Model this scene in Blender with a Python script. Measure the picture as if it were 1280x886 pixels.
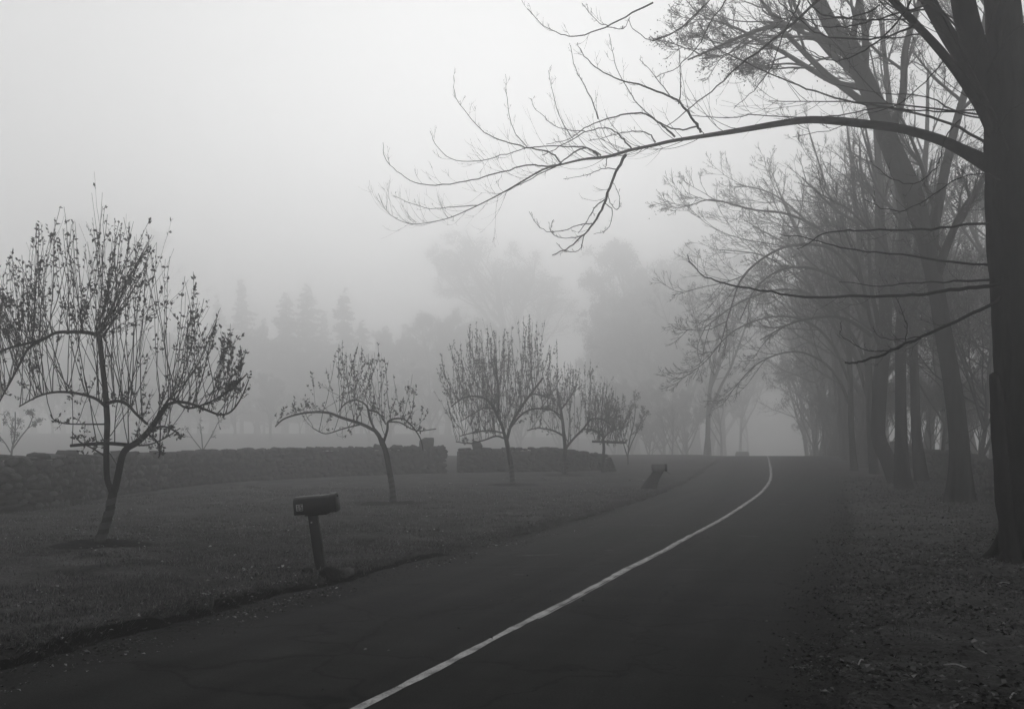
import bpy, math, random
import numpy as np
for _o in list(bpy.data.objects):
    bpy.data.objects.remove(_o)
S = bpy.context.scene
COL = S.collection
rng = np.random.default_rng(7)
random.seed(7)

# ---------------------------------------------------------------- camera, world, sun, exposure
F, H, HY = 1244.0, 1.8, 562.0          # focal length in photo pixels, eye height, horizon row
cam_d = bpy.data.cameras.new("camera")
cam_d.lens = 36.0 * F / 1280.0
cam_d.sensor_width = 36.0
cam_d.shift_y = (HY - 443.0) / 1280.0
cam_d.clip_end = 1200.0
cam = bpy.data.objects.new("camera", cam_d)
COL.objects.link(cam)
cam.location = (0, 0, H)
cam.rotation_euler = (math.radians(90), 0, 0)
S.camera = cam

SUN_EL, SUN_AZ = math.radians(11.0), math.radians(1.0)      # azimuth clockwise from +Y
SUN_STRENGTH, SUN_ANGLE = 0.5, 46.0
SKY_STRENGTH, SKY_FLAT = 0.10, 7.0
HAZE_DENSITY, HAZE_ANISO, HAZE_COL = 0.0098, 0.82, 1.0
EXPOSURE = 0.0

world = bpy.data.worlds.new("World")
S.world = world
world.use_nodes = True
wt = world.node_tree
wt.nodes.clear()
w_out = wt.nodes.new("ShaderNodeOutputWorld")
w_bg = wt.nodes.new("ShaderNodeBackground")
w_sky = wt.nodes.new("ShaderNodeTexSky")
w_sky.sky_type = 'NISHITA'
w_sky.sun_disc = False
w_sky.sun_elevation = SUN_EL
w_sky.sun_rotation = SUN_AZ
w_sky.air_density = 1.0
w_sky.dust_density = 4.0
w_bw = wt.nodes.new("ShaderNodeRGBToBW")       # black-and-white photograph: a grey overcast sky
w_mix = wt.nodes.new("ShaderNodeMath"); w_mix.operation = 'MULTIPLY_ADD'
w_mix.inputs[1].default_value = 0.20
w_mix.inputs[2].default_value = SKY_FLAT
w_bg.inputs[1].default_value = SKY_STRENGTH
wt.links.new(w_sky.outputs[0], w_bw.inputs[0])
wt.links.new(w_bw.outputs[0], w_mix.inputs[0])
wt.links.new(w_mix.outputs[0], w_bg.inputs[0])
wt.links.new(w_bg.outputs[0], w_out.inputs[0])

sun_d = bpy.data.lights.new("sun", 'SUN')
sun_d.energy = SUN_STRENGTH
sun_d.angle = math.radians(SUN_ANGLE)
sun_d.color = (1, 1, 1)
sun = bpy.data.objects.new("sun", sun_d)
COL.objects.link(sun)
sun.location = (0, 60, 60)
sun.rotation_euler = (math.radians(90) - SUN_EL, 0, math.radians(180) - SUN_AZ)

S.view_settings.view_transform = 'Standard'
S.view_settings.look = 'None'
S.view_settings.exposure = EXPOSURE
S.view_settings.gamma = 1.0
S.cycles.use_denoising = True
S.cycles.volume_bounces = 7
S.cycles.max_bounces = 8
S.cycles.transparent_max_bounces = 8

# ---------------------------------------------------------------- terrain
def rise(y):
    y = np.asarray(y, float)
    t = np.clip((y - 22) / 62, 0, 1)
    up = 1.25 * t * t * (3 - 2 * t)
    s = np.clip((y - 86) / 60, 0, 1)
    return up - 2.2 * s * s * (3 - 2 * s)

def hill(x, y):                                       # wooded slope rising far behind the left wall
    return 7 * sstep(110, 270, y) * sstep(45, 110, -(x - fx(y)))

def fx(y):                                            # centre line of the road
    y = np.asarray(y, float)
    k = 4.0
    return -3.53 + 0.344 * y - 0.094 * k * np.log1p(np.exp(np.clip((y - 42) / k, -30, 30))) + \
        0.094 * np.where(y > 162, (y - 42) - 120, 0)

def vnoise(x, y, seed=0):                             # smooth value noise in 0..1
    x = np.asarray(x, float); y = np.asarray(y, float)
    xi = np.floor(x).astype(np.int64); yi = np.floor(y).astype(np.int64)
    fx_, fy_ = x - xi, y - yi
    fx_ = fx_ * fx_ * (3 - 2 * fx_); fy_ = fy_ * fy_ * (3 - 2 * fy_)
    def h(a, b):
        n = (a * 374761393 + b * 668265263 + seed * 974634777) & 0x7fffffff
        n = ((n ^ (n >> 13)) * 1274126177) & 0x7fffffff
        return ((n ^ (n >> 16)) & 0xffff) / 65535.0
    a = h(xi, yi); b = h(xi + 1, yi); c = h(xi, yi + 1); d = h(xi + 1, yi + 1)
    return (a * (1 - fx_) + b * fx_) * (1 - fy_) + (c * (1 - fx_) + d * fx_) * fy_

def sstep(a, b, x):
    t = np.clip((x - a) / (b - a), 0, 1)
    return t * t * (3 - 2 * t)

RW = 3.35
def edge_l(y): return (vnoise(y * 1.7, y * 0, 31) - .5) * .20 + (vnoise(y * 6, y * 0, 32) - .5) * .10 + (vnoise(y * 15, y * 0, 38) - .5) * .05
def edge_r(y): return (vnoise(y * .8, y * 0, 33) - .5) * .40 + (vnoise(y * 3, y * 0, 34) - .5) * .14
def terr(x, y, fine=False):
    x = np.asarray(x, float); y = np.asarray(y, float)
    u = x - fx(y)
    base = rise(y) + hill(x, y)
    el = -u - RW - edge_l(y)                          # metres left of the left road edge
    er = u - RW - edge_r(y)
    near = 1 - sstep(30, 60, y)
    z = base - 0.03
    z = z + sstep(0.10, 0.30, el) * (0.045 + 0.10 * near) + sstep(.3, 6, el) * .06 * near
    z = z + sstep(-0.1, 0.2, er) * 0.05 + sstep(1, 9, er) * 0.12
    off = sstep(0.2, 2.5, np.maximum(el, er))
    z = z + off * ((vnoise(x * .35, y * .35, 1) - .5) * .10 * near + (vnoise(x * .08, y * .08, 2) - .5) * .25 * (1 - near * .6))
    if fine:
        m = np.maximum(sstep(0.1, 0.6, el), sstep(.12, .6, er))
        fade = 1 - sstep(25, 70, y)
        z = z + m * fade * ((vnoise(x * 2.6, y * 2.6, 3) - .5) * .05 + (vnoise(x * 8, y * 8, 4) - .5) * .035)
    return z

def P(px, py, d):                                     # the point seen at a photo pixel, d metres ahead
    return np.array([(px - 640) / F * d, d, H - (py - HY) / F * d])

_DS = np.linspace(6, 160, 9000)
def G(px, py):                                        # ground point under a photo pixel
    x = (px - 640) / F * _DS
    g = H - (py - HY) / F * _DS - terr(x, _DS)
    i = int(np.argmax(g < 0)) or len(_DS) - 1
    return np.array([x[i], _DS[i], float(terr(x[i], _DS[i]))])

# ---------------------------------------------------------------- materials
def mat(name, grey=.1, rough=.85, var=.4, scale=4.0, bump=.0, bscale=30.0, island=0.0, spec=.25, stretch=(1, 1, 1), detail=6.0, transl=0.0):
    m = bpy.data.materials.new(name)
    m.use_nodes = True
    nt = m.node_tree
    b = nt.nodes["Principled BSDF"]
    b.inputs["Roughness"].default_value = rough
    b.inputs["Specular IOR Level"].default_value = spec
    tc = nt.nodes.new("ShaderNodeTexCoord")
    mp = nt.nodes.new("ShaderNodeMapping")
    mp.inputs["Scale"].default_value = stretch
    nt.links.new(tc.outputs["Object"], mp.inputs[0])
    nz = nt.nodes.new("ShaderNodeTexNoise")
    nz.inputs["Scale"].default_value = scale
    nz.inputs["Detail"].default_value = detail
    nz.inputs["Roughness"].default_value = .65
    nt.links.new(mp.outputs[0], nz.inputs["Vector"])
    mr = nt.nodes.new("ShaderNodeMapRange")
    mr.inputs["From Min"].default_value = .3
    mr.inputs["From Max"].default_value = .7
    mr.inputs["To Min"].default_value = grey * (1 - var)
    mr.inputs["To Max"].default_value = grey * (1 + var)
    nt.links.new(nz.outputs["Fac"], mr.inputs["Value"])
    val = mr.outputs[0]
    if island:
        g = nt.nodes.new("ShaderNodeNewGeometry")
        mm = nt.nodes.new("ShaderNodeMapRange")
        mm.inputs["To Min"].default_value = 1 - island
        mm.inputs["To Max"].default_value = 1 + island
        nt.links.new(g.outputs["Random Per Island"], mm.inputs["Value"])
        mu = nt.nodes.new("ShaderNodeMath"); mu.operation = 'MULTIPLY'
        nt.links.new(val, mu.inputs[0]); nt.links.new(mm.outputs[0], mu.inputs[1])
        val = mu.outputs[0]
    nt.links.new(val, b.inputs["Base Color"])
    if bump:
        n2 = nt.nodes.new("ShaderNodeTexNoise")
        n2.inputs["Scale"].default_value = bscale
        n2.inputs["Detail"].default_value = 5
        nt.links.new(mp.outputs[0], n2.inputs["Vector"])
        bp = nt.nodes.new("ShaderNodeBump")
        bp.inputs["Strength"].default_value = 1.0
        bp.inputs["Distance"].default_value = bump
        nt.links.new(n2.outputs["Fac"], bp.inputs["Height"])
        nt.links.new(bp.outputs[0], b.inputs["Normal"])
    return m

def N(nt, kind, **kw):
    n = nt.nodes.new(kind)
    for k, v in kw.items():
        n.inputs[k].default_value = v
    return n

M_bark = mat("dark_bark", .018, .95, .5, 6, .03, 14, spec=0.0, stretch=(1, 1, .25))
M_bark_mid = mat("grey_bark", .06, .95, .4, 5, .02, 12, stretch=(1, 1, .3))
M_apple = mat("apple_bark", .022, .9, .4, 12, .006, 40, spec=0.0)
M_twig = mat("twig_bark", .035, .9, .3, 5, spec=0.0)
M_wrap = mat("pale_trunk_wrap", .055, .8, .3, 8)
M_leaf = mat("apple_leaves", .06, .6, .25, 3, island=.45)
M_mleaf = mat("maple_leaves", .08, .7, .3, 2, island=.5)
M_needle = mat("conifer_needles", .05, .9, .3, 1, island=.4)
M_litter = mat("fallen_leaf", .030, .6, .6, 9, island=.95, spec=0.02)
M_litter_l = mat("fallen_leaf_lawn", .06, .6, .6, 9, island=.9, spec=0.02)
M_grass = mat("grass_blade", .075, .8, .8, 2.2, island=.8, spec=0.0)
M_stone = mat("field_stone", .048, .92, .55, 5, .02, 22, spec=0.0)
M_stone_b = mat("pale_field_stone", .08, .92, .5, 6, .02, 20)
M_core = mat("wall_core_stone", .02, .95, .5, 4, .02, 20, spec=0.0)
def pale_few(m, k, p=9):
    nt = m.node_tree; b = nt.nodes["Principled BSDF"]; src = b.inputs["Base Color"].links[0].from_socket
    g = nt.nodes.new("ShaderNodeNewGeometry"); pw = nt.nodes.new("ShaderNodeMath"); pw.operation = 'POWER'; pw.inputs[1].default_value = p
    nt.links.new(g.outputs["Random Per Island"], pw.inputs[0])
    ma = nt.nodes.new("ShaderNodeMath"); ma.operation = 'MULTIPLY_ADD'; ma.inputs[1].default_value = k
    nt.links.new(pw.outputs[0], ma.inputs[0]); nt.links.new(src, ma.inputs[2]); nt.links.new(ma.outputs[0], b.inputs["Base Color"])
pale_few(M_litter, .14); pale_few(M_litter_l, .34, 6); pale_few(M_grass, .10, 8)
M_soil = mat("mulch_soil", .011, .95, .5, 7, .03, 30, spec=0.0)
M_blackpaint = mat("black_metal", .007, .34, .5, 7, .001, 60, spec=.22)
M_post = mat("painted_post", .014, .7, .5, 9, .002, 50, stretch=(1, 1, .15))
M_plate = mat("number_plate", .30, .6, .3, 60)
M_digit = mat("number_digit", .006, .7, .2, 60)
M_greybox = mat("weathered_box_metal", .07, .6, .4, 6)
M_greypost = mat("weathered_wood", .018, .85, .4, 5, .004, 40)
M_car = mat("car_paint", .05, .35, .1, 3, spec=.6)
M_glass = mat("car_glass", .02, .1, .1, 3, spec=.8)
M_tyre = mat("rubber", .02, .9, .1, 9)

def ground_mat():
    m = bpy.data.materials.new("lawn_soil"); m.use_nodes = True
    nt = m.node_tree; b = nt.nodes["Principled BSDF"]
    b.inputs["Roughness"].default_value = .95; b.inputs["Specular IOR Level"].default_value = 0.0
    tc = N(nt, "ShaderNodeTexCoord")
    n1 = N(nt, "ShaderNodeTexNoise", Scale=1.3, Detail=8.0, Roughness=.7)
    n2 = N(nt, "ShaderNodeTexNoise", Scale=22.0, Detail=6.0, Roughness=.8)
    n3 = N(nt, "ShaderNodeTexNoise", Scale=.25, Detail=3.0)
    for n in (n1, n2, n3): nt.links.new(tc.outputs["Object"], n.inputs["Vector"])
    def mr(src, a, b_, lo=.3, hi=.7):
        r = N(nt, "ShaderNodeMapRange", **{"From Min": lo, "From Max": hi, "To Min": a, "To Max": b_})
        nt.links.new(src, r.inputs["Value"]); return r.outputs[0]
    def mul(p, q):
        r = nt.nodes.new("ShaderNodeMath"); r.operation = 'MULTIPLY'
        nt.links.new(p, r.inputs[0]); nt.links.new(q, r.inputs[1]); return r.outputs[0]
    v = mul(mul(mr(n1.outputs["Fac"], .018, .085), mr(n2.outputs["Fac"], .2, 2.1)), mr(n3.outputs["Fac"], .8, 1.2))
    nt.links.new(v, b.inputs["Base Color"])
    bp = N(nt, "ShaderNodeBump", Strength=1.0, Distance=.03)
    nt.links.new(n2.outputs["Fac"], bp.inputs["Height"]); nt.links.new(bp.outputs[0], b.inputs["Normal"])
    return m

def asphalt_mat():
    m = bpy.data.materials.new("worn_asphalt"); m.use_nodes = True
    nt = m.node_tree; b = nt.nodes["Principled BSDF"]
    b.inputs["Roughness"].default_value = .5; b.inputs["Specular IOR Level"].default_value = 0.008
    tc = N(nt, "ShaderNodeTexCoord")
    mp = N(nt, "ShaderNodeMapping"); mp.inputs["Rotation"].default_value = (0, 0, math.radians(19))
    nt.links.new(tc.outputs["Object"], mp.inputs[0])
    mp2 = N(nt, "ShaderNodeMapping"); mp2.inputs["Scale"].default_value = (2.2, .12, 1)
    nt.links.new(mp.outputs[0], mp2.inputs[0])
    mp3 = N(nt, "ShaderNodeMapping"); mp3.inputs["Scale"].default_value = (.25, 1.6, 1)
    nt.links.new(mp.outputs[0], mp3.inputs[0])
    big = N(nt, "ShaderNodeTexNoise", Scale=1.0, Detail=5.0); nt.links.new(mp2.outputs[0], big.inputs["Vector"])
    cross = N(nt, "ShaderNodeTexNoise", Scale=1.0, Detail=6.0, Roughness=.7); nt.links.new(mp3.outputs[0], cross.inputs["Vector"])
    grit = N(nt, "ShaderNodeTexNoise", Scale=60.0, Detail=4.0, Roughness=.8); nt.links.new(tc.outputs["Object"], grit.inputs["Vector"])
    def mr(src, a, b_, lo=.3, hi=.7):
        r = N(nt, "ShaderNodeMapRange", **{"From Min": lo, "From Max": hi, "To Min": a, "To Max": b_})
        nt.links.new(src, r.inputs["Value"]); return r.outputs[0]
    def mul(p, q):
        r = nt.nodes.new("ShaderNodeMath"); r.operation = 'MULTIPLY'
        nt.links.new(p, r.inputs[0]); nt.links.new(q, r.inputs[1]); return r.outputs[0]
    v = mul(mul(mr(big.outputs["Fac"], .012, .027), mr(cross.outputs["Fac"], .75, 1.3)), mr(grit.outputs["Fac"], .35, 1.9))
    # cracks: thin dark lines wandering over the surface
    vo = nt.nodes.new("ShaderNodeTexVoronoi"); vo.feature = 'DISTANCE_TO_EDGE'; vo.inputs["Scale"].default_value = .42
    wv = N(nt, "ShaderNodeTexNoise", Scale=1.2, Detail=5.0); nt.links.new(tc.outputs["Object"], wv.inputs["Vector"])
    mx = nt.nodes.new("ShaderNodeVectorMath"); mx.operation = 'MULTIPLY_ADD'
    mx.inputs[1].default_value = (1.6, 1.6, 0); nt.links.new(wv.outputs["Color"], mx.inputs[0]); nt.links.new(tc.outputs["Object"], mx.inputs[2])
    nt.links.new(mx.outputs[0], vo.inputs["Vector"])
    cr = mr(vo.outputs["Distance"], .30, 1.0, .0, .016)
    nt.links.new(mul(v, cr), b.inputs["Base Color"])
    bp = N(nt, "ShaderNodeBump", Strength=1.0, Distance=.012)
    nt.links.new(grit.outputs["Fac"], bp.inputs["Height"]); nt.links.new(bp.outputs[0], b.inputs["Normal"])
    return m

def paint_mat():
    m = bpy.data.materials.new("worn_road_paint"); m.use_nodes = True
    nt = m.node_tree; b = nt.nodes["Principled BSDF"]
    b.inputs["Roughness"].default_value = .6; b.inputs["Specular IOR Level"].default_value = .3
    tc = N(nt, "ShaderNodeTexCoord")
    g = N(nt, "ShaderNodeTexNoise", Scale=45.0, Detail=5.0, Roughness=.8)
    g2 = N(nt, "ShaderNodeTexNoise", Scale=3.0, Detail=6.0, Roughness=.7)
    for n in (g, g2): nt.links.new(tc.outputs["Object"], n.inputs["Vector"])
    ad = nt.nodes.new("ShaderNodeMath"); ad.operation = 'ADD'
    nt.links.new(g.outputs["Fac"], ad.inputs[0]); nt.links.new(g2.outputs["Fac"], ad.inputs[1])
    r = N(nt, "ShaderNodeMapRange", **{"From Min": .80, "From Max": 1.14, "To Min": .05, "To Max": .46})
    nt.links.new(ad.outputs[0], r.inputs["Value"]); nt.links.new(r.outputs[0], b.inputs["Base Color"])
    return m
M_ground, M_asphalt, M_paint = ground_mat(), asphalt_mat(), paint_mat()

# ---------------------------------------------------------------- mesh helpers
class MB:
    def __init__(s): s.v = []; s.f3 = []; s.f4 = []; s.n = 0
    def add(s, v, f):
        v = np.asarray(v, float).reshape(-1, 3); f = np.asarray(f, np.int64)
        (s.f3 if f.shape[1] == 3 else s.f4).append(f + s.n)
        s.v.append(v); s.n += len(v)
    def addq(s, v, f3, f4):
        v = np.asarray(v, float).reshape(-1, 3)
        if len(f3): s.f3.append(np.asarray(f3, np.int64) + s.n)
        if len(f4): s.f4.append(np.asarray(f4, np.int64) + s.n)
        s.v.append(v); s.n += len(v)
    def mesh(s, name, m, smooth=False, origin=None):
        me = bpy.data.meshes.new(name)
        v = np.concatenate(s.v)
        if origin is not None: v = v - np.asarray(origin)
        f3 = np.concatenate(s.f3) if s.f3 else np.zeros((0, 3), np.int64)
        f4 = np.concatenate(s.f4) if s.f4 else np.zeros((0, 4), np.int64)
        me.vertices.add(len(v)); me.vertices.foreach_set("co", v.astype(np.float32).ravel())
        me.loops.add(f3.size + f4.size); me.polygons.add(len(f3) + len(f4))
        me.loops.foreach_set("vertex_index", np.concatenate([f3.ravel(), f4.ravel()]).astype(np.int32))
        st = np.concatenate([np.arange(len(f3)) * 3, f3.size + np.arange(len(f4)) * 4]).astype(np.int32)
        me.polygons.foreach_set("loop_start", st)
        if smooth: me.polygons.foreach_set("use_smooth", np.ones(len(st), bool))
        me.materials.append(m)
        me.update(calc_edges=True); me.validate()
        return me

def link(name, me, parent=None, kind=None, label=None, loc=None):
    o = bpy.data.objects.new(name, me); COL.objects.link(o)
    if parent is not None: o.parent = parent
    if loc is not None: o.location = loc
    if kind: o["kind"] = kind
    if label: o["label"] = label
    return o

def thing(name, label, cat, loc, group=None, rz=0.0):
    o = bpy.data.objects.new(name, None); COL.objects.link(o)
    o.empty_display_size = .3
    o.location = loc; o.rotation_euler = (0, 0, rz)
    o["label"] = label; o["category"] = cat
    if group: o["group"] = group
    return o

def tag(o, label, cat, group=None):
    o["label"] = label; o["category"] = cat
    if group: o["group"] = group
    return o

def smooth_line(p, per=4):
    p = np.asarray(p, float)
    if len(p) < 3: 
        t = np.linspace(0, 1, per * 2 + 1)[:, None]; return p[0] * (1 - t) + p[-1] * t
    q = np.vstack([2 * p[0] - p[1], p, 2 * p[-1] - p[-2]])
    out = []
    for i in range(1, len(q) - 2):
        t = np.linspace(0, 1, per, endpoint=False)[:, None]
        a, b, c, d = q[i - 1], q[i], q[i + 1], q[i + 2]
        out.append(.5 * (2 * b + (c - a) * t + (2 * a - 5 * b + 4 * c - d) * t ** 2 + (3 * b - a - 3 * c + d) * t ** 3))
    out.append(p[-1:])
    return np.vstack(out)

def tube(mb, p, r, sides=8, cap=True, rough=0.0, seed=0, ridge=0.0):
    p = np.asarray(p, float); n = len(p)
    r = np.broadcast_to(np.asarray(r, float), (n,)).copy()
    tg = np.gradient(p, axis=0); tg /= np.linalg.norm(tg, axis=1, keepdims=True) + 1e-12
    a = np.array([1., 0, 0]) if abs(tg[0][0]) < .8 else np.array([0, 1., 0])
    nrm = np.zeros_like(p)
    v = a - tg[0] * a.dot(tg[0]); v /= np.linalg.norm(v)
    for i in range(n):
        v = v - tg[i] * v.dot(tg[i]); v /= np.linalg.norm(v) + 1e-12; nrm[i] = v
    bn = np.cross(tg, nrm)
    th = np.arange(sides) / sides * 2 * np.pi
    ring = np.cos(th)[None, :, None] * nrm[:, None] + np.sin(th)[None, :, None] * bn[:, None]
    rr = np.repeat(r[:, None], sides, 1)
    if rough:
        L = np.concatenate([[0], np.cumsum(np.linalg.norm(np.diff(p, axis=0), axis=1))])
        A, B = np.meshgrid(th, L)
        rr = rr * (1 + rough * (vnoise(np.cos(A) * 2.2 + 9, np.sin(A) * 2.2 + B * .6, seed + 1) - .5) * 2
                   + rough * .6 * (vnoise(np.cos(A) * 6 + 20, np.sin(A) * 6 + B * 1.6, seed + 2) - .5) * 2)
    if ridge:
        L = np.concatenate([[0], np.cumsum(np.linalg.norm(np.diff(p, axis=0), axis=1))]); A, B = np.meshgrid(th, L)
        w = A / (2 * np.pi); k = 26
        rd = np.abs(vnoise(w * k + vnoise(A * 2, B * 1.2, seed + 8) * 1.5, B * 1.1, seed + 9) - .5) * 2
        rr = rr - r[:, None] * 0 - ridge * (1 - rd) ** 2 + ridge * .5
    V = p[:, None] + ring * rr[..., None]
    i = np.arange(n - 1)[:, None] * sides; j = np.arange(sides)[None]; k = (j + 1) % sides
    f4 = np.stack([i + j, i + k, i + sides + k, i + sides + j], -1).reshape(-1, 4)
    V = V.reshape(-1, 3); f3 = np.zeros((0, 3), int)
    if cap:
        V = np.vstack([V, p[-1] + tg[-1] * r[-1] * .5])
        jj = np.arange(sides); f3 = np.stack([(n - 1) * sides + jj, (n - 1) * sides + (jj + 1) % sides, np.full(sides, n * sides)], -1)
    mb.addq(V, f3, f4)

def tubes(mb, C, R, sides=3):                          # C (T,n,3), R (T,n)
    T, n = C.shape[:2]
    if T == 0: return
    tg = np.gradient(C, axis=1); tg /= np.linalg.norm(tg, axis=2, keepdims=True) + 1e-12
    mean = C[:, -1] - C[:, 0]
    ref = np.where(np.abs(mean[:, 2:3]) > .8 * np.linalg.norm(mean, axis=1, keepdims=True), [[0, 1., 0.3]], [[.2, .3, 1.]])
    nrm = ref[:, None] - tg * (tg * ref[:, None]).sum(2, keepdims=True)
    nrm /= np.linalg.norm(nrm, axis=2, keepdims=True) + 1e-9
    bn = np.cross(tg, nrm)
    th = np.arange(sides) / sides * 2 * np.pi
    V = C[:, :, None] + (np.cos(th)[None, None, :, None] * nrm[:, :, None] + np.sin(th)[None, None, :, None] * bn[:, :, None]) * R[:, :, None, None]
    t = np.arange(T)[:, None, None] * n * sides; i = np.arange(n - 1)[None, :, None] * sides
    j = np.arange(sides)[None, None]; k = (j + 1) % sides
    f = np.stack([t + i + j, t + i + k, t + i + sides + k, t + i + sides + j], -1).reshape(-1, 4)
    mb.add(V.reshape(-1, 3), f)

def resample(p, n):
    L = np.concatenate([[0], np.cumsum(np.linalg.norm(np.diff(p, axis=0), axis=1))])
    s = np.linspace(0, L[-1], n)
    return np.stack([np.interp(s, L, p[:, k]) for k in range(3)], 1)

def unit(v): return v / (np.linalg.norm(v, axis=-1, keepdims=True) + 1e-12)

def sprout(C, R, k, length, m=6, ang=(.6, 1.1), curl=.12, jit=.12, t=(.15, 1.0), rr=.55, bias=(0, 0, 0), rmin=.003, rg=None, kk=None):
    """children along parents C (T,n,3); length is a fraction of the parent's length"""
    rg = rg or rng
    T, n = C.shape[:2]
    plen = np.linalg.norm(np.diff(C, axis=1), axis=2).sum(1)
    idx = np.repeat(np.arange(T), k) if kk is None else np.repeat(np.arange(T), kk)
    K = len(idx)
    tt = t[0] + (t[1] - t[0]) * rg.random(K) ** .8
    s = tt * (n - 1); i0 = np.minimum(s.astype(int), n - 2); fr = (s - i0)[:, None]
    p = C[idx, i0] * (1 - fr) + C[idx, i0 + 1] * fr
    r = (R[idx, i0] * (1 - fr[:, 0]) + R[idx, i0 + 1] * fr[:, 0])
    d = unit(C[idx, i0 + 1] - C[idx, i0])
    rv = unit(rg.normal(size=(K, 3))); ax = unit(rv - d * (rv * d).sum(1, keepdims=True))
    a = rg.uniform(ang[0], ang[1], K)[:, None]
    D = unit(d * np.cos(a) + ax * np.sin(a) + np.asarray(bias))
    Ln = plen[idx] * rg.uniform(length[0], length[1], K) * (1.15 - .65 * tt)
    out = np.zeros((K, m, 3)); out[:, 0] = p
    st = (Ln / (m - 1))[:, None]
    for q in range(1, m):
        out[:, q] = out[:, q - 1] + D * st
        D = unit(D + np.array([0, 0, curl]) + rg.normal(size=(K, 3)) * jit)
    r0 = np.maximum(r * rr, rmin)
    RR = r0[:, None] * np.linspace(1, .35, m)[None]
    return out, np.maximum(RR, rmin * .55)

LEAF_V = np.array([[0, 0, 0], [.45, .26, .10], [1, 0, -.04], [.45, -.26, .10], [.5, 0, 0]])
LEAF_F = np.array([[0, 4, 1], [1, 4, 2], [0, 3, 4], [3, 2, 4]])
def leaves(mb, pos, d, size, simple=False, fold=1.0, rg=None):
    rg = rg or rng
    K = len(pos)
    if K == 0: return
    d = unit(d); rv = rg.normal(size=(K, 3)); b = unit(np.cross(d, rv)); c = np.cross(d, b)
    T = LEAF_V[:4] if simple else LEAF_V
    T = T * np.array([1, 1, fold])
    V = pos[:, None] + size[:, None, None] * (T[None, :, 0:1] * d[:, None] + T[None, :, 1:2] * b[:, None] + T[None, :, 2:3] * c[:, None])
    nv = len(T)
    if simple:
        f = (np.arange(K)[:, None] * 4 + np.arange(4)[None])
    else:
        f = (np.arange(K)[:, None, None] * nv + LEAF_F[None]).reshape(-1, 3)
    mb.add(V.reshape(-1, 3), f)

def on_tubes(C, k, t=(.2, 1.0), rg=None):
    rg = rg or rng
    T, n = C.shape[:2]
    idx = rg.integers(0, T, k); s = rg.uniform(t[0], t[1], k) * (n - 1)
    i0 = np.minimum(s.astype(int), n - 2); fr = (s - i0)[:, None]
    return C[idx, i0] * (1 - fr) + C[idx, i0 + 1] * fr, unit(C[idx, i0 + 1] - C[idx, i0])

# ---------------------------------------------------------------- ground, road, paint
def axis(start, stop, f):
    o = [start]
    while o[-1] < stop: o.append(o[-1] + f(o[-1]))
    return np.array(o)
ys = np.concatenate([np.arange(-60, 4, 1.5), axis(4.5, 8, lambda y: .06), axis(8.1, 540, lambda y: max(.06, .009 * y))])
side = axis(0.05, 40, lambda e: .045 + .03 * e); side = np.concatenate([side, axis(side[-1] + 3, 300, lambda e: .12 * e)])
ys_u = np.concatenate([-(RW + side)[::-1], -RW - np.array([.0]), np.arange(-RW + .06, -RW + .6, .06), np.arange(-2.6, 2.7, .6),
                       np.arange(RW - .6, RW + .01, .06), RW + side])
def grid_mesh(name, U, Y, zf, m, xf=None):
    UU, YY = np.meshgrid(U, Y)
    X = UU + fx(YY) if xf is None else xf(UU, YY)
    Z = zf(X, YY, UU)
    V = np.stack([X, YY, Z], -1).reshape(-1, 3)
    a, b = len(Y), len(U)
    i = np.arange(a - 1)[:, None] * b; j = np.arange(b - 1)[None]
    f = np.stack([i + j, i + j + 1, i + b + j + 1, i + b + j], -1).reshape(-1, 4)
    mb = MB(); mb.add(V, f)
    return mb.mesh(name, m, smooth=True)
link("ground", grid_mesh("ground", ys_u, ys, lambda x, y, u: terr(x, y, True), M_ground), kind="structure")

def crown(u): return .012 * (1 - np.minimum(1, (u / RW) ** 2))
def road_z(x, y, u): return rise(y) + .004 + crown(u)
ry = np.concatenate([np.arange(-60, 4, 1.5), axis(4.5, 300, lambda y: max(.035, .008 * y))])
def road_x(U, Y):
    return fx(Y) + U + np.where(U < -RW + .01, -edge_l(Y) - .12, 0) + np.where(U > RW - .01, edge_r(Y) + .12, 0)
link("road", grid_mesh("road", np.linspace(-RW, RW, 25), ry, road_z, M_asphalt, road_x), kind="structure")

def paint_strip(name, y0, y1, uc, w, seed, zoff=.008):
    Y = axis(y0, y1, lambda y: max(.05, .008 * y))
    wob = (vnoise(Y * .35, Y * 0 + seed, 40) - .5) * .05 + (vnoise(Y * 1.6, Y * 0 + seed, 44) - .5) * .02
    ww = w * (1 + (vnoise(Y * 4, Y * 0 + seed, 41) - .5) * .5)
    V = []
    for i in range(len(Y)):
        for s in (-1, 1):
            u = uc + wob[i] + s * ww[i] / 2
            V.append((fx(Y[i]) + u, Y[i], rise(Y[i]) + zoff + crown(u)))
    f = np.array([[2 * i, 2 * i + 1, 2 * i + 3, 2 * i + 2] for i in range(len(Y) - 1)])
    mb = MB(); mb.add(V, f)
    link(name, mb.mesh(name, M_paint), kind="structure")
paint_strip("centre_line", 4.5, 118, 0.12, .090, 1)
paint_strip("centre_line", 10.5, 118, 0.190, .022, 1, .0085)
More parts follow.
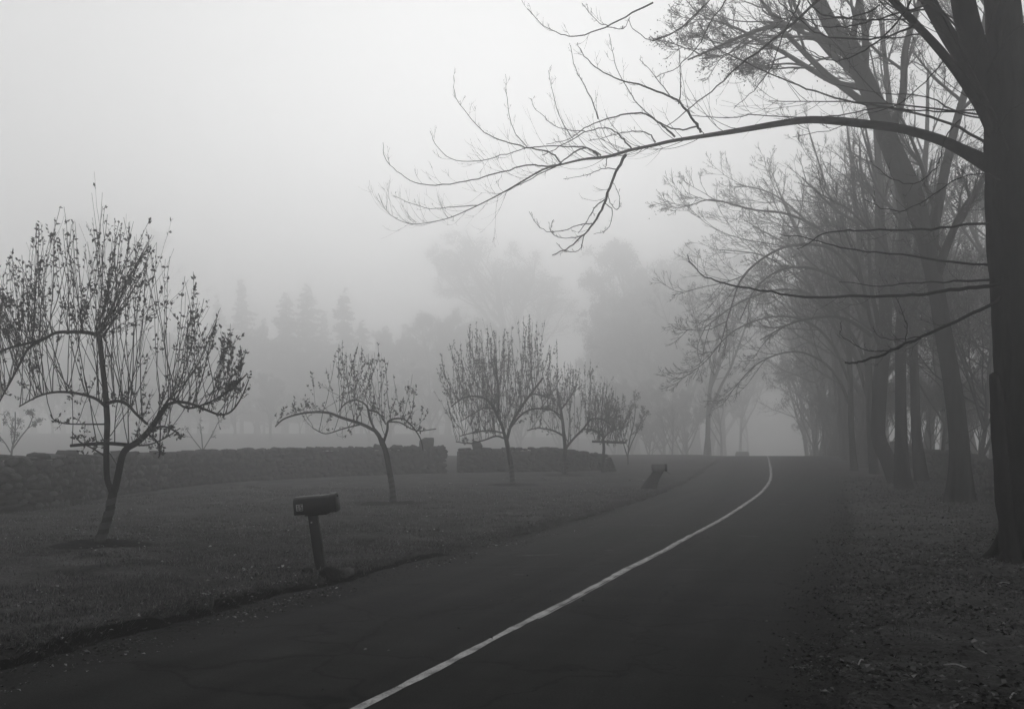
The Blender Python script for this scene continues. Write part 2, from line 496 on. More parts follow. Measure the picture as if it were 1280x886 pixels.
# dark strip painted in as the shade under the cut turf edge, left roadside
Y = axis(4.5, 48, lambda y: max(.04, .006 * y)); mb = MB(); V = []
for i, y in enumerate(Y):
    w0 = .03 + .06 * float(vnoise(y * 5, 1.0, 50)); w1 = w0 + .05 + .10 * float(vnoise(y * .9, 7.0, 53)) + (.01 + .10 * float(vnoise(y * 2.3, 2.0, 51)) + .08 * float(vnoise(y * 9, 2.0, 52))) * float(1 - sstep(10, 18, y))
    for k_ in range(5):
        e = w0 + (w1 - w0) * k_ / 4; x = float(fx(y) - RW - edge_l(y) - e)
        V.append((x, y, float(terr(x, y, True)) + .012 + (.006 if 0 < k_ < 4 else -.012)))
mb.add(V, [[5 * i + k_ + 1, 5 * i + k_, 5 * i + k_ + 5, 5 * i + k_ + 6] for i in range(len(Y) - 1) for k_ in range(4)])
link("verge_shade", mb.mesh("verge_shade", mat("turf_edge_shade", .010, .95, .6, 14, .01, 40, spec=0.0), True), kind="structure")
# short pale scrapes and repair seams across the lane
def scrape(px0, px1, py, w, m=M_paint, dy=0):
    a, b = G(px0, py), G(px1, py + dy)
    mb = MB(); n = 12; V = []
    for i in range(n):
        t = i / (n - 1); p = a * (1 - t) + b * t
        ww = w * (math.sin(math.pi * (t * .94 + .03)) ** .5) * rng.uniform(.6, 1)
        for s in (-1, 1):
            y = p[1] + s * ww / 2; V.append((p[0], y, rise(y) + .0085 + crown(p[0] - fx(y))))
    mb.add(V, [[2 * i, 2 * i + 1, 2 * i + 3, 2 * i + 2] for i in range(n - 1)])
    link("road_scrape", mb.mesh("road_scrape", m), kind="structure")
M_scrape = mat("worn_seam", .12, .8, .5, 18, spec=0.0)
M_seal = mat("tar_seal", .02, .5, .4, 12, spec=0.02)
scrape(922, 950, 672, .22, M_scrape, 1); scrape(830, 905, 716, .05, M_scrape); scrape(643, 700, 698, .16, M_scrape, -2)
scrape(755, 768, 691, .12, M_scrape); scrape(641, 655, 722, .10, M_scrape); scrape(972, 986, 632, .3, M_scrape)
scrape(560, 760, 712, .07, M_seal, 0); scrape(770, 860, 714, .02, M_seal, 2); scrape(800, 840, 659, .2, M_scrape)

RINGS = [(125, 681, .95), (491, 629, 1.1), (641, 606, 1.1), (705, 594, 1.0)]
RINGS = [(*G(a, b)[:2], r) for a, b, r in RINGS]
def off_rings(x, y):
    k = np.ones(len(x), bool)
    for cx, cy, r in RINGS: k &= np.hypot(x - cx, y - cy) > r * (.9 + .15 * vnoise(x * 3, y * 3, 99))
    return k
# ---------------------------------------------------------------- litter and grass
def ground_pts(n, yr, ur, dens=None, rg=rng):
    y = yr[0] * (yr[1] / yr[0]) ** rg.random(n)
    u = rg.uniform(ur[0], ur[1], n)
    x = u + fx(y)
    keep = np.abs(x / y) < .60
    if dens is not None: keep &= rg.random(n) < dens(x, y, u)
    return x[keep], y[keep], u[keep]

def litter(name, n, yr, ur, size, m, dens, lift=.012, road=False, label=None):
    x, y, u = ground_pts(n, yr, ur, dens)
    K = len(x)
    g = terr(x, y, True)
    rz = np.where(np.abs(u) < RW, road_z(x, y, u), -9)
    z = np.maximum(g, rz) + rng.uniform(.003, lift, K)
    th = rng.uniform(0, 2 * np.pi, K)
    tilt = rng.normal(0, .28, K)
    d = np.stack([np.cos(th), np.sin(th), tilt], 1); d = unit(d)
    up = unit(np.stack([rng.normal(0, .35, K), rng.normal(0, .35, K), np.ones(K)], 1))
    b = unit(np.cross(up, d)); c = np.cross(d, b)
    s = (size[0] + (size[1] - size[0]) * rng.random(K) ** 1.7) * (1 + .012 * y)
    T = LEAF_V * np.array([1, 1.35, 1.6])
    V = np.stack([x, y, z], 1)[:, None] + s[:, None, None] * (T[None, :, 0:1] * d[:, None] + T[None, :, 1:2] * b[:, None] + T[None, :, 2:3] * c[:, None])
    f = (np.arange(K)[:, None, None] * 5 + LEAF_F[None]).reshape(-1, 3)
    mb = MB(); mb.add(V.reshape(-1, 3), f)
    o = link(name, mb.mesh(name, m), kind="stuff")
    tag(o, label, "fallen leaves")

def clump(x, y, s, lo, hi, seed): return sstep(lo, hi, vnoise(x * s, y * s, seed) * .6 + vnoise(x * s * 3, y * s * 3, seed + 1) * .4)
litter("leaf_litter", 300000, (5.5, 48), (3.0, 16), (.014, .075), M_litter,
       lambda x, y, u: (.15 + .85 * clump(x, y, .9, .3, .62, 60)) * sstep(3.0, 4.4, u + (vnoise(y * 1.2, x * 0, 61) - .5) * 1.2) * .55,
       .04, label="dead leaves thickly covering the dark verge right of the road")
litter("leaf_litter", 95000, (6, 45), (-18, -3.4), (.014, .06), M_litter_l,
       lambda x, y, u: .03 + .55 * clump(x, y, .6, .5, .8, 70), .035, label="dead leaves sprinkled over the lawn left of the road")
litter("leaf_litter", 16000, (5.5, 30), (-3.9, -2.2), (.012, .045), M_litter_l,
       lambda x, y, u: clump(x, y, .9, .35, .7, 75) * (1 - sstep(-3.3, -2.3, u)) ** 1.5, .02, label="dead leaves swept along the left road edge")
litter("leaf_litter", 30000, (5.5, 34), (2.7, 4.1), (.012, .045), M_litter,
       lambda x, y, u: (.1 + .9 * clump(x, y, 1.3, .35, .6, 66)) * np.exp(-np.abs(u - RW) / .3), .03, label="dead leaves drifted along the right road edge")
litter("leaf_litter", 1500, (5.5, 60), (-3, 3), (.015, .035), M_litter, lambda x, y, u: .25 + 0 * x, .01, label="few single dead leaves lying on the asphalt")

def grass(name, n, yr, ur, hgt, dens, label):
    x, y, u = ground_pts(n, yr, ur, dens)
    kp = off_rings(x, y); x, y, u = x[kp], y[kp], u[kp]
    K = len(x); z = terr(x, y, True) - .004
    th = rng.uniform(0, 2 * np.pi, K)
    h = rng.uniform(hgt[0], hgt[1], K) * (.5 + vnoise(x * 2.3, y * 2.3, 81)) 
    w = rng.uniform(.003, .007, K) * (1 + y * .05)
    side_ = np.stack([np.cos(th), np.sin(th), th * 0], 1)
    lean = rng.normal(0, .5, (K, 2)) * h[:, None]
    b = np.stack([x, y, z], 1)
    tip = b + np.stack([lean[:, 0], lean[:, 1], h], 1)
    mid = b * .5 + tip * .5 + np.stack([-lean[:, 0] * .15, -lean[:, 1] * .15, h * .1], 1)
    V = np.stack([b - side_ * w[:, None] / 2, b + side_ * w[:, None] / 2, mid + side_ * w[:, None] * .35, tip, mid - side_ * w[:, None] * .35], 1)
    f3 = np.arange(K)[:, None] * 5 + np.array([[4, 2, 3]]); f4 = np.arange(K)[:, None] * 5 + np.array([[0, 1, 2, 4]])
    mb = MB(); mb.addq(V.reshape(-1, 3), f3, f4)
    o = link(name, mb.mesh(name, M_grass), kind="stuff"); tag(o, label, "grass")
grass("lawn_grass", 480000, (6, 38), (-20, -3.42), (.014, .058), lambda x, y, u: .12 + .88 * clump(x, y, 1.1, .35, .62, 90), "short rough grass of the lawn left of the road")
grass("verge_grass", 60000, (6, 36), (3.4, 13), (.015, .05), lambda x, y, u: clump(x, y, .7, .45, .75, 95), "sparse grass tufts in the leafy verge right of the road")

# tufts leaning over the cut edge, and crumbled asphalt grit along both road edges
x, y, u = ground_pts(26000, (5.5, 34), (-3.95, -3.42)); el_ = -u - RW - edge_l(y); kp = (el_ > .14) & (el_ < .42) & (vnoise(x * 5, y * 5, 97) > .35); x, y = x[kp], y[kp]
K = len(x); z = terr(x, y, True) - .004; h = rng.uniform(.03, .10, K); th = rng.normal(0, .5, K)
b = np.stack([x, y, z], 1); tip = b + np.stack([np.cos(th) * h * rng.uniform(.2, 1.1, K), np.sin(th) * h, h * rng.uniform(.1, .9, K)], 1); w = rng.uniform(.003, .007, K)[:, None] * [[.3, 1, 0]]
mb = MB(); mb.add(np.stack([b - w, b + w, tip], 1).reshape(-1, 3), np.arange(K * 3).reshape(-1, 3)); o = link("edge_grass", mb.mesh("edge_grass", M_grass), kind="stuff"); tag(o, "longer grass blades hanging over the cut turf edge of the lawn", "grass")
def grit(n, yr, ur, f, label, m):
    x, y, u = ground_pts(n, yr, ur); kp = rng.random(len(x)) < f(u, y); x, y = x[kp], y[kp]; u = u[kp]; K = len(x)
    z = np.maximum(terr(x, y, True), np.where(np.abs(u) < RW + .1, road_z(x, y, u), -9)); s_ = .004 + .016 * rng.random(K) ** 3
    O = np.array([[1, 0, 0], [-1, 0, 0], [0, 1, 0], [0, -1, 0], [0, 0, .7], [0, 0, -.5]]); FO = np.array([[0, 2, 4], [2, 1, 4], [1, 3, 4], [3, 0, 4]])
    V = np.stack([x, y, z], 1)[:, None] + s_[:, None, None] * (O[None] + rng.normal(0, .25, (K, 6, 3)))
    mb = MB(); mb.add(V.reshape(-1, 3), (np.arange(K)[:, None, None] * 6 + FO[None]).reshape(-1, 3)); o = link("road_grit", mb.mesh("road_grit", m), kind="stuff"); tag(o, label, "gravel")
M_grit = mat("asphalt_crumb", .04, .9, .5, 9, island=.8, spec=0.0)
grit(30000, (5.5, 26), (-3.75, -2.7), lambda u, y: np.exp(-np.abs(u + RW - .05) / .16) * (.25 + vnoise(y * 1.5, u * 2, 98)), "crumbled grit along the left edge of the asphalt", M_grit)
grit(30000, (5.5, 26), (2.5, 3.95), lambda u, y: np.exp(-np.abs(u - RW) / .22) * (.25 + vnoise(y * 1.5, u * 2, 99)), "crumbled grit along the right edge of the asphalt", M_grit)

# ---------------------------------------------------------------- tree pieces
def trace(pts, d, w0, w1, dd=0.0, per=4, d1=None):
    """traced limb: photo pixels at distance d, widths in photo pixels, depth drifting by dd along it"""
    pts = np.asarray(pts, float)
    L = np.concatenate([[0], np.cumsum(np.hypot(*np.diff(pts, axis=0).T))]); L /= L[-1]
    dep = d + dd * L
    p = np.array([P(a[0], a[1], q) for a, q in zip(pts, dep)])
    c = smooth_line(p, per)
    t = np.linspace(0, 1, len(c))
    r = (w0 * (1 - t) ** 1.0 + w1 * t) / 2 * d / F
    return c, r

def flare(r, c, amount=.8, height=.7):
    z = c[:, 2] - c[0, 2]
    return r * (1 + amount * np.exp(-np.maximum(z, 0) / height * 2.2))

def wrap_bands(parent, c, r, top, org, n=6):
    """pale spiral guard wound round the lower trunk"""
    mb = MB()
    L = np.concatenate([[0], np.cumsum(np.linalg.norm(np.diff(c, axis=0), axis=1))])
    turns = n; st = np.linspace(.06, 1, turns * 14)
    V = []
    for i, t in enumerate(st):
        s = t * top
        p = np.array([np.interp(s, L, c[:, k]) for k in range(3)]); rr = np.interp(s, L, r) * 1.06 + .003
        q = np.array([np.interp(s + .05, L, c[:, k]) for k in range(3)]); tg = unit(q - p)
        a = i / 14 * 2 * np.pi; e1 = unit(np.cross(tg, [0, 1, 0.1])); e2 = np.cross(tg, e1)
        rad = e1 * math.cos(a) + e2 * math.sin(a)
        hw = top / turns * .27
        V += [p + rad * rr - tg * hw, p + rad * rr + tg * hw]
    mb.add(V, [[2 * i, 2 * i + 2, 2 * i + 3, 2 * i + 1] for i in range(len(st) - 1)])
    link("trunk_guard", mb.mesh("trunk_guard", M_wrap, origin=org), parent, label="pale spiral guard wound round the trunk base")

def finish_tree(name, label, cat, org, trunk, limbs, twig_sets, leaf_fn, m_bark, m_leaf, group=None, sides=12, rough=.06, leaf_name="leaves", m_twig=M_twig, limb_name="limb"):
    root = thing(name, label, cat, org, group)
    mb = MB()
    for i, (c, r) in enumerate(trunk): tube(mb, c, r, sides, rough=rough, seed=i * 7)
    link("trunk", mb.mesh("trunk", m_bark, True, org), root)
    for (c, r) in limbs:
        mb = MB(); tube(mb, c, r, max(5, sides // 2 + 1), rough=rough)
        link(limb_name, mb.mesh(limb_name, m_bark, True, org), root)
    if twig_sets:
        mb = MB()
        for C, R, s in twig_sets: tubes(mb, C, R, s)
        link("twigs", mb.mesh("twigs", m_twig, False, org), root, kind="stuff")
    if leaf_fn:
        mb = MB(); leaf_fn(mb)
        link(leaf_name, mb.mesh(leaf_name, m_leaf, False, org), root, kind="stuff")
    return root

# ---------------------------------------------------------------- apple trees
def apple(label, base, trunk, limbs, env, nshoot, leaf_n, leaf_s, guard=1.0, lean=.12, fan=None, rsh=(.010, .0035), dspread=1.2, seed=1, group="apple trees in a row on the lawn", extra_twigs=2, minf=.45, short=.35):
    rg = np.random.default_rng(seed)
    b = G(*base); d = b[1]
    T = []
    for pts, w0, w1, dd in trunk:
        c, r = trace(pts, d, w0, w1, dd); T.append((c, r))
    c0, r0 = T[0]; c0[0] = b - np.array([0, 0, .12]); T[0] = (c0, flare(r0, c0, .45, .35))
    Ls = []
    for pts, w0, w1, dd in limbs: Ls.append(trace(pts, d, w0, w1, dd))
    allc = [l for l in Ls] + ([(T[2][0][4:], T[2][1][4:])] * 2 if len(T) > 2 else [])
    wts = np.array([np.linalg.norm(np.diff(c, axis=0), axis=1).sum() for c, r in allc]); 
    wts *= np.array([.15 if c[:, 2].max() < b[2] + 2.4 and d < 25 else 1.0 for c, r in allc]); wts /= wts.sum()
    ex = np.array(env, float)
    C, R = [], []
    cx = base[0]
    for i in range(nshoot):
        if fan is not None and rg.random() < fan[3]:
            o = P(fan[0] + rg.normal(0, 2), fan[1] + rg.normal(0, 2), d) + [0, rg.normal(0, .1), 0]
            tx = rg.uniform(*fan[2])
        else:
            li = rg.choice(len(allc), p=wts); c, r = allc[li]
            s = rg.uniform(.08, 1) * (len(c) - 1); k = min(int(s), len(c) - 2); o = c[k] + (c[k + 1] - c[k]) * (s - k)
            tx = None
        ox, oy = 640 + o[0] / o[1] * F, HY - (o[2] - H) / o[1] * F
        if tx is None: tx = ox + (ox - cx) * rg.uniform(0, lean * 2) + rg.normal(0, 26) * 19 / d
        if tx > ex[-1, 0] - 8: tx = ex[-1, 0] - 8 - rg.uniform(0, 30)
        if tx < ex[0, 0] + 4: tx = ex[0, 0] + 4 + rg.uniform(0, 30)
        if abs(tx - ox) > 45 * 19 / d + 15 and rg.random() < .8: continue
        if ox > ex[-1, 0] - 24 * 19 / d and rg.random() < .75: continue
        ty = np.interp(tx, ex[:, 0], ex[:, 1])
        frac = rg.uniform(minf, 1.0) if rg.random() > short else rg.uniform(.15, .55)
        ty = oy + (ty - oy) * frac
        if ty > oy - 4: ty = oy - 6
        dep = o[1] + rg.normal(0, .35) * abs(oy - ty) * d / F * .5 + (rg.normal(0, .25) * dspread)
        tgt = P(tx, ty, dep)
        mid = o * .5 + tgt * .5; hh = np.linalg.norm(tgt - o)
        ctrl = o + np.array([(tgt - o)[0] * rg.uniform(.35, .8), (tgt - o)[1] * .7, (tgt - o)[2] * .42]) + rg.normal(0, .03, 3) * hh
        t = np.linspace(0, 1, 9)[:, None]
        c = (1 - t) ** 2 * o + 2 * t * (1 - t) * ctrl + t ** 2 * tgt
        c[1:] += np.cumsum(rg.normal(0, .011, (8, 3)), 0) * hh ** .5
        C.append(c); R.append(np.linspace(rsh[0], rsh[1], 9) * rg.uniform(.7, 1.2) * min(1.2, .5 + hh * .35))
    C, R = np.array(C), np.array(R)
    LC = np.array([resample(c, 9) for c, r in allc]); LR = np.array([np.interp(np.linspace(0, 1, 9), np.linspace(0, 1, len(r)), r) for c, r in allc])
    tw = [(C, R, 4)]
    # spurs and drooping side twigs on limbs, side twigs on shoots
    a, ar = sprout(LC, LR * .3, 8, (.08, .26), 7, (.5, 1.4), .06, .22, (.1, .85), rr=.6, rmin=.0055, rg=rg); tw.append((a, ar, 3))
    a2, ar2 = sprout(a, ar, 3, (.3, .6), 5, (.5, 1.1), .08, .2, rr=.7, rmin=.004, rg=rg); tw.append((a2, ar2, 3))
    a3, ar3 = sprout(C, R, extra_twigs, (.14, .45), 6, (.2, .6), .08, .07, (.08, .85), rr=.6, rmin=.0035, rg=rg); tw.append((a3, ar3, 3))
    def lf(mb):
        n1 = int(leaf_n * .62); n2 = leaf_n - n1
        # leaves sit at nodes: small whorls near the shoot tips
        nodes, nd = on_tubes(C, n1 // 3, (.5, 1.0), rg)
        nodes2, nd2 = on_tubes(a3, n2 // 3, (.35, 1.0), rg)
        nodes3, nd3 = on_tubes(a2, n2 // 8, (.7, 1.0), rg)
        p = np.repeat(np.vstack([nodes, nodes2, nodes3]), 3, 0); q = np.repeat(np.vstack([nd, nd2, nd3]), 3, 0)
        p = p + q * rg.normal(0, .04, (len(p), 1))
        dr = unit(q * .8 + rg.normal(0, .8, p.shape) + np.array([0, 0, .15]))
        leaves(mb, p, dr, leaf_s * rg.uniform(.55, 1.1, len(p)), rg=rg)
    root = finish_tree("apple_tree", label, "apple tree", b, T, Ls, tw, lf, M_apple, M_leaf, group, 10, .08)
    if guard: wrap_bands(root, T[0][0][1:], T[0][1][1:], guard, b, 5)
    # bare soil ring
    return root, b

def soil_ring(b, rx, ry_, seed):
    rg = np.random.default_rng(seed); mb = MB(); n, k = 40, 7; V = []
    for i in range(k):
        for j in range(n):
            a = j / n * 2 * math.pi; rr = (i / (k - 1)) * (1 + .25 * math.sin(3 * a + seed) * .5 + rg.normal(0, .04) * (i > 3))
            x, y = b[0] + math.cos(a) * rx * rr, b[1] + math.sin(a) * ry_ * rr
            z = float(terr(x, y, True)) + .045 * (1 - (i / (k - 1)) ** 3) + (rg.normal(0, .012) if 0 < i < k - 1 else 0) - (.03 if i == k - 1 else 0)
            V.append((x, y, z))
    f = [[i * n + j, (i + 1) * n + j, (i + 1) * n + (j + 1) % n, i * n + (j + 1) % n] for i in range(k - 1) for j in range(n)]
    mb.add(V, f); link("mulch_ring", mb.mesh("mulch_ring", M_soil, True), kind="structure")

_, b1 = apple("tall pale-banded apple tree with two stems, leftmost and nearest on the lawn", (125, 681),
    [([(125, 683), (127, 670), (130, 661), (134, 648), (137, 638), (139, 626), (141, 616)], 13, 10, 0),
     ([(141, 618), (138, 610), (134, 599), (133, 579), (133, 554), (134, 530), (133, 509), (131, 483), (129, 465), (126, 437), (124, 419)], 8, 6.5, .3),
     ([(141, 618), (145, 606), (149, 587), (153, 569), (159, 560), (171, 553), (182, 543), (191, 532), (201, 517), (208, 506)], 9, 6, -.4)],
    [([(124, 420), (111, 416), (90, 415), (70, 416), (54, 424), (36, 429), (15, 434), (-8, 442)], 5.5, 2.5, -.5),
     ([(56, 423), (42, 431), (33, 439), (21, 462), (8, 486), (-2, 504)], 4, 2, .8),
     ([(132, 508), (121, 499), (103, 493), (82, 490), (62, 491), (44, 497), (24, 508)], 4.5, 1.6, .9),
     ([(134, 504), (147, 501), (160, 506), (170, 517), (184, 530)], 4.5, 3, -.5),
     ([(160, 556), (134, 554), (113, 555), (98, 556), (88, 557)], 5, 4, -.2),
     ([(208, 506), (222, 502), (240, 505), (260, 513), (275, 518), (289, 514), (302, 496), (311, 474)], 4.2, 1.5, .5),
     ([(205, 509), (214, 498), (235, 510), (265, 501), (289, 486), (309, 467)], 3.2, 1.6, -.9),
     ([(186, 536), (205, 533), (222, 541), (226, 549)], 3, 1.6, .5),
     ([(186, 543), (197, 553), (200, 566), (198, 572)], 3, 1.4, -.4),
     ([(130, 530), (103, 530), (80, 529), (67, 524), (63, 518)], 2.2, 1.2, -.7),
     ([(165, 556), (185, 556), (205, 548), (225, 535)], 2.5, 1.2, .8),
     ([(130, 569), (115, 560), (100, 552), (90, 540)], 2.2, 1.2, .4)],
    [(-30, 330), (5, 345), (12, 300), (30, 318), (55, 270), (75, 255), (85, 262), (103, 285), (120, 236), (140, 258), (165, 268), (185, 285), (200, 300), (215, 325), (245, 348),
     (262, 372), (282, 400), (300, 430), (315, 458), (322, 480)], 235, 4300, .085, 1.1, .22,
    fan=(125, 421, (88, 245), .17), rsh=(.0074, .0028), extra_twigs=3, seed=11, minf=.74, short=.22)
soil_ring(b1, .95, .8, 1)

_, b2 = apple("apple tree with a wide low left limb, standing behind the number 15 mailbox", (491, 629),
    [([(491, 631), (491, 620), (490, 608), (486, 583), (482, 563), (476, 548)], 8, 6, 0),
     ([(478, 556), (474, 545), (468, 537)], 6, 5, 0)],
    [([(468, 538), (452, 530), (427, 522), (411, 516), (391, 515), (371, 518), (354, 524), (344, 533)], 4.5, 1.5, -1.0),
     ([(478, 557), (484, 538), (486, 526), (501, 523), (513, 530), (525, 547), (529, 563)], 3.6, 1.2, .8),
     ([(470, 541), (462, 522), (458, 507), (445, 500), (432, 504), (423, 515)], 3, 1.3, .9),
     ([(460, 512), (474, 517), (482, 530)], 2.5, 1.5, -.6),
     ([(452, 530), (428, 536), (407, 542), (391, 535)], 2.2, 1.1, .6),
     ([(486, 527), (500, 528), (520, 538), (545, 536)], 2.2, 1.1, -.9)],
    [(340, 500), (352, 515), (362, 486), (380, 500), (393, 445), (405, 455), (427, 418), (440, 445), (447, 414), (460, 440), (469, 424), (485, 450), (502, 446), (518, 465), (530, 500), (548, 510)],
    82, 1200, .10, .8, .08, seed=23, rsh=(.0075, .0035), minf=.6)
soil_ring(b2, 1.1, .9, 2)

_, b3 = apple("large leafy apple tree, broadest of the row, forking low before the wall gap", (641, 606),
    [([(641, 608), (640, 598), (639, 583), (636, 565), (633, 549)], 7, 5.5, 0)],
    [([(633, 552), (630, 541), (627, 531), (617, 510), (608, 499), (593, 495), (578, 498), (564, 508)], 4.5, 1.5, -1),
     ([(633, 552), (639, 531), (651, 510), (666, 489), (679, 472)], 4.2, 2.4, .8),
     ([(639, 533), (651, 519), (666, 511), (688, 512), (702, 520)], 3, 1.3, -1.2),
     ([(631, 548), (620, 545), (605, 550), (587, 554), (570, 552)], 2.6, 1.3, .8),
     ([(629, 541), (611, 538), (590, 541), (575, 545)], 2.4, 1.1, -.9),
     ([(618, 511), (605, 510), (590, 518), (575, 527)], 2.2, 1.0, 1.2),
     ([(622, 520), (624, 490), (620, 460)], 2.8, 1.5, .4), ([(664, 492), (676, 494), (694, 500)], 2.2, 1.1, .5)],
    [(535, 480), (545, 452), (560, 430), (575, 415), (590, 402), (600, 398), (614, 410), (627, 405), (640, 390), (655, 386), (668, 384), (682, 396), (692, 412), (706, 435), (712, 470)],
    170, 8200, .09, .9, .16, seed=31, rsh=(.0085, .004), extra_twigs=3, dspread=1.8, minf=.5)
soil_ring(b3, 1.1, .9, 3)

_, b4 = apple("apple tree with upright stem and arched right limb, right of the broadest apple tree", (705, 594),
    [([(705, 596), (705, 588), (705, 580), (706.5, 562), (705, 544), (703, 525), (700, 507), (697, 490)], 5.5, 3.2, 0)],
    [([(706, 566), (709, 558), (718, 547), (730, 535), (739, 524), (752, 524), (764, 531)], 3.6, 1.3, -.9),
     ([(705, 545), (691, 538), (672, 535), (659, 538)], 2.5, 1.1, .9),
     ([(730, 536), (745, 538), (756, 547)], 2, 1.1, .6),
     ([(703, 526), (690, 512), (676, 508)], 2.2, 1.0, -.7), ([(701, 512), (712, 498), (722, 480)], 2.4, 1.2, .5)],
    [(655, 510), (672, 480), (690, 462), (700, 448), (718, 450), (735, 446), (750, 458), (765, 478), (778, 498), (790, 500)],
    100, 4200, .09, .7, .12, seed=41, rsh=(.0085, .004), extra_twigs=3, dspread=1.4, minf=.5)
soil_ring(b4, 1.0, .9, 4)

_, b5 = apple("far apple tree with a blunt level limb, rightmost and farthest of the row", (754, 590),
    [([(754, 593), (754, 575), (755, 560), (754, 548), (752, 535)], 4.5, 2.5, 0)],
    [([(740, 551.5), (755, 552), (768, 552.5), (782, 553)], 3, 3.4, 0),
     ([(754, 549), (762, 540), (776, 535), (786, 532)], 2, 1, .7), ([(753, 546), (742, 538), (732, 540)], 2, 1, -.6)],
    [(728, 490), (745, 480), (760, 476), (775, 484), (790, 500), (800, 510)],
    70, 2600, .09, .45, .12, seed=43, rsh=(.011, .005), extra_twigs=3, minf=.5)

# ---------------------------------------------------------------- dry stone walls
def stone_shape(rg):                                   # rounded, chipped box, 26 vertices / 24 quads
    g = [-1, 0, 1]; V = []; idx = {}
    for a in g:
        for b in g:
            for c in g:
                if (a, b, c) != (0, 0, 0):
                    idx[(a, b, c)] = len(V); v = np.array([a, b, c], float)
                    nn = (abs(a) + abs(b) + abs(c)); jj_ = .06
                    v = v * {1: 1.0, 2: .86, 3: .74}[nn]; V.append(v * .5 + rg.normal(0, jj_, 3))
    f = []
    for ax in range(3):
        for s in (-1, 1):
            for i in (-1, 0):
                for j in (-1, 0):
                    q = []
                    for (di, dj) in ((0, 0), (1, 0), (1, 1), (0, 1)):
                        k = [0, 0, 0]; k[ax] = s; k[(ax + 1) % 3] = i + di; k[(ax + 2) % 3] = j + dj; q.append(idx[tuple(k)])
                    f.append(q if s > 0 else q[::-1])
    return np.array(V), np.array(f)
_rs = np.random.default_rng(3)
SHAPES = [stone_shape(_rs) for _ in range(10)]
SMESH = []
for i, (v, f) in enumerate(SHAPES):
    mb = MB(); mb.add(v, f); SMESH.append(mb.mesh("stone", M_stone if i % 3 else M_stone_b))

def wall(name, label, base_pts, height, thick, face, seed, n_single=0, top_fn=None, group=None):
    """face: +1 stones shown on the right side of travel, -1 on the left"""
    rg = np.random.default_rng(seed)
    line = smooth_line(np.array(base_pts, float), 8); line = resample(line, max(12, int(np.linalg.norm(np.diff(line, axis=0), axis=1).sum() / .4)))
    L = np.concatenate([[0], np.cumsum(np.linalg.norm(np.diff(line, axis=0), axis=1))])
    def at(s):
        p = np.array([np.interp(s, L, line[:, k]) for k in range(3)]); q = np.array([np.interp(s + .2, L, line[:, k]) for k in range(3)])
        o = np.array([np.interp(s - .2, L, line[:, k]) for k in range(3)])
        t = q - o; t[2] = 0; t = unit(t); return p, t, np.array([t[1], -t[0], 0]) * face
    hf = height if callable(height) else (lambda s: height)
    org = line[len(line) // 2].copy()
    root = thing(name, label, "stone wall", org, group)
    mb = MB(); V = []; ss = np.linspace(0, L[-1], max(6, int(L[-1] / .8)))
    for s in ss:
        p, t, n = at(s); g = p[2]; h = hf(s) - .12; th = thick / 2
        V += [p + n * th + [0, 0, -.3], p + n * (th - .08) + [0, 0, h], p - n * (th - .08) + [0, 0, h], p - n * th + [0, 0, -.3]]
    f = [[4 * i + k, 4 * i + 4 + k, 4 * i + 5 + k, 4 * i + 1 + k] for i in range(len(ss) - 1) for k in range(3)]
    f += [[0, 1, 2, 3], [len(V) - 1, len(V) - 2, len(V) - 3, len(V) - 4]]
    mb.add(V, f); link("wall_core", mb.mesh("wall_core", M_core, origin=org), root)
    stones = []
    z = 0.0; row = 0
    hmax = max(hf(s) for s in ss)
    while z < hmax - .06:
        ch = rg.uniform(.10, .20); s = -rg.uniform(0, .3)
        while s < L[-1] + .1:
            ln = rg.uniform(.16, .55) * (1.2 if row == 0 else 1); sm = min(max(s + ln / 2, 0), L[-1])
            if z + ch * .6 < hf(sm):
                p, t, n = at(sm); dep = rg.uniform(.22, .34)
                c = p + n * (thick / 2 - dep / 2 + .03 + rg.normal(0, .022) - .05 * z / hmax) + [0, 0, z + ch / 2 + rg.normal(0, .03)]
                stones.append((c, t, (ln * rg.uniform(.85, 1.15), dep * rg.uniform(.9, 1.25), ch * rg.uniform(.8, 1.5)), rg.normal(0, .17, 3)))
            s += ln
        z += ch * .97; row += 1
    s = 0.0
    while s < L[-1]:                                   # cap stones, rough skyline
        ln = rg.uniform(.25, .7); p, t, n = at(min(s + ln / 2, L[-1]))
        hh = rg.uniform(.07, .18) * (1.6 if rg.random() < .08 else 1)
        stones.append((p + [0, 0, hf(s) - .10 + hh / 2 + rg.normal(0, .012)] + n * rg.normal(0, .05), t, (ln, thick * rg.uniform(.8, 1.05), hh), rg.normal(0, .06, 3)))
        s += ln * .96
    vis = [(c[1] if abs(c[0] / max(c[1], 1)) < .53 else 1e6, i) for i, (c, *_r) in enumerate(stones)]
    order = [i for _, i in sorted(vis)][:n_single]; single = set(order)
    mb = MB()
    for i, (c, t, dim, rot) in enumerate(stones):
        ang = math.atan2(t[1], t[0])
        k = int(rg.integers(0, 10))
        if i in single:
            o = bpy.data.objects.new("stone", SMESH[k]); COL.objects.link(o); o.parent = root
            o.location = c - org; o.scale = dim; o.rotation_euler = (rot[0], rot[1], ang + rot[2])
        else:
            v, f = SHAPES[k]; v = v * np.array(dim)
            cx, sx = math.cos(rot[1]), math.sin(rot[1]); v = np.stack([v[:, 0] * cx - v[:, 2] * sx, v[:, 1], v[:, 0] * sx + v[:, 2] * cx], 1)
            a = ang + rot[2]; v = np.stack([v[:, 0] * math.cos(a) - v[:, 1] * math.sin(a), v[:, 0] * math.sin(a) + v[:, 1] * math.cos(a), v[:, 2]], 1)
            mb.add(v + c, f)
    if mb.n: link("stones", mb.mesh("stones", M_stone, origin=org), root, kind="stuff")
    return root, at, L[-1]

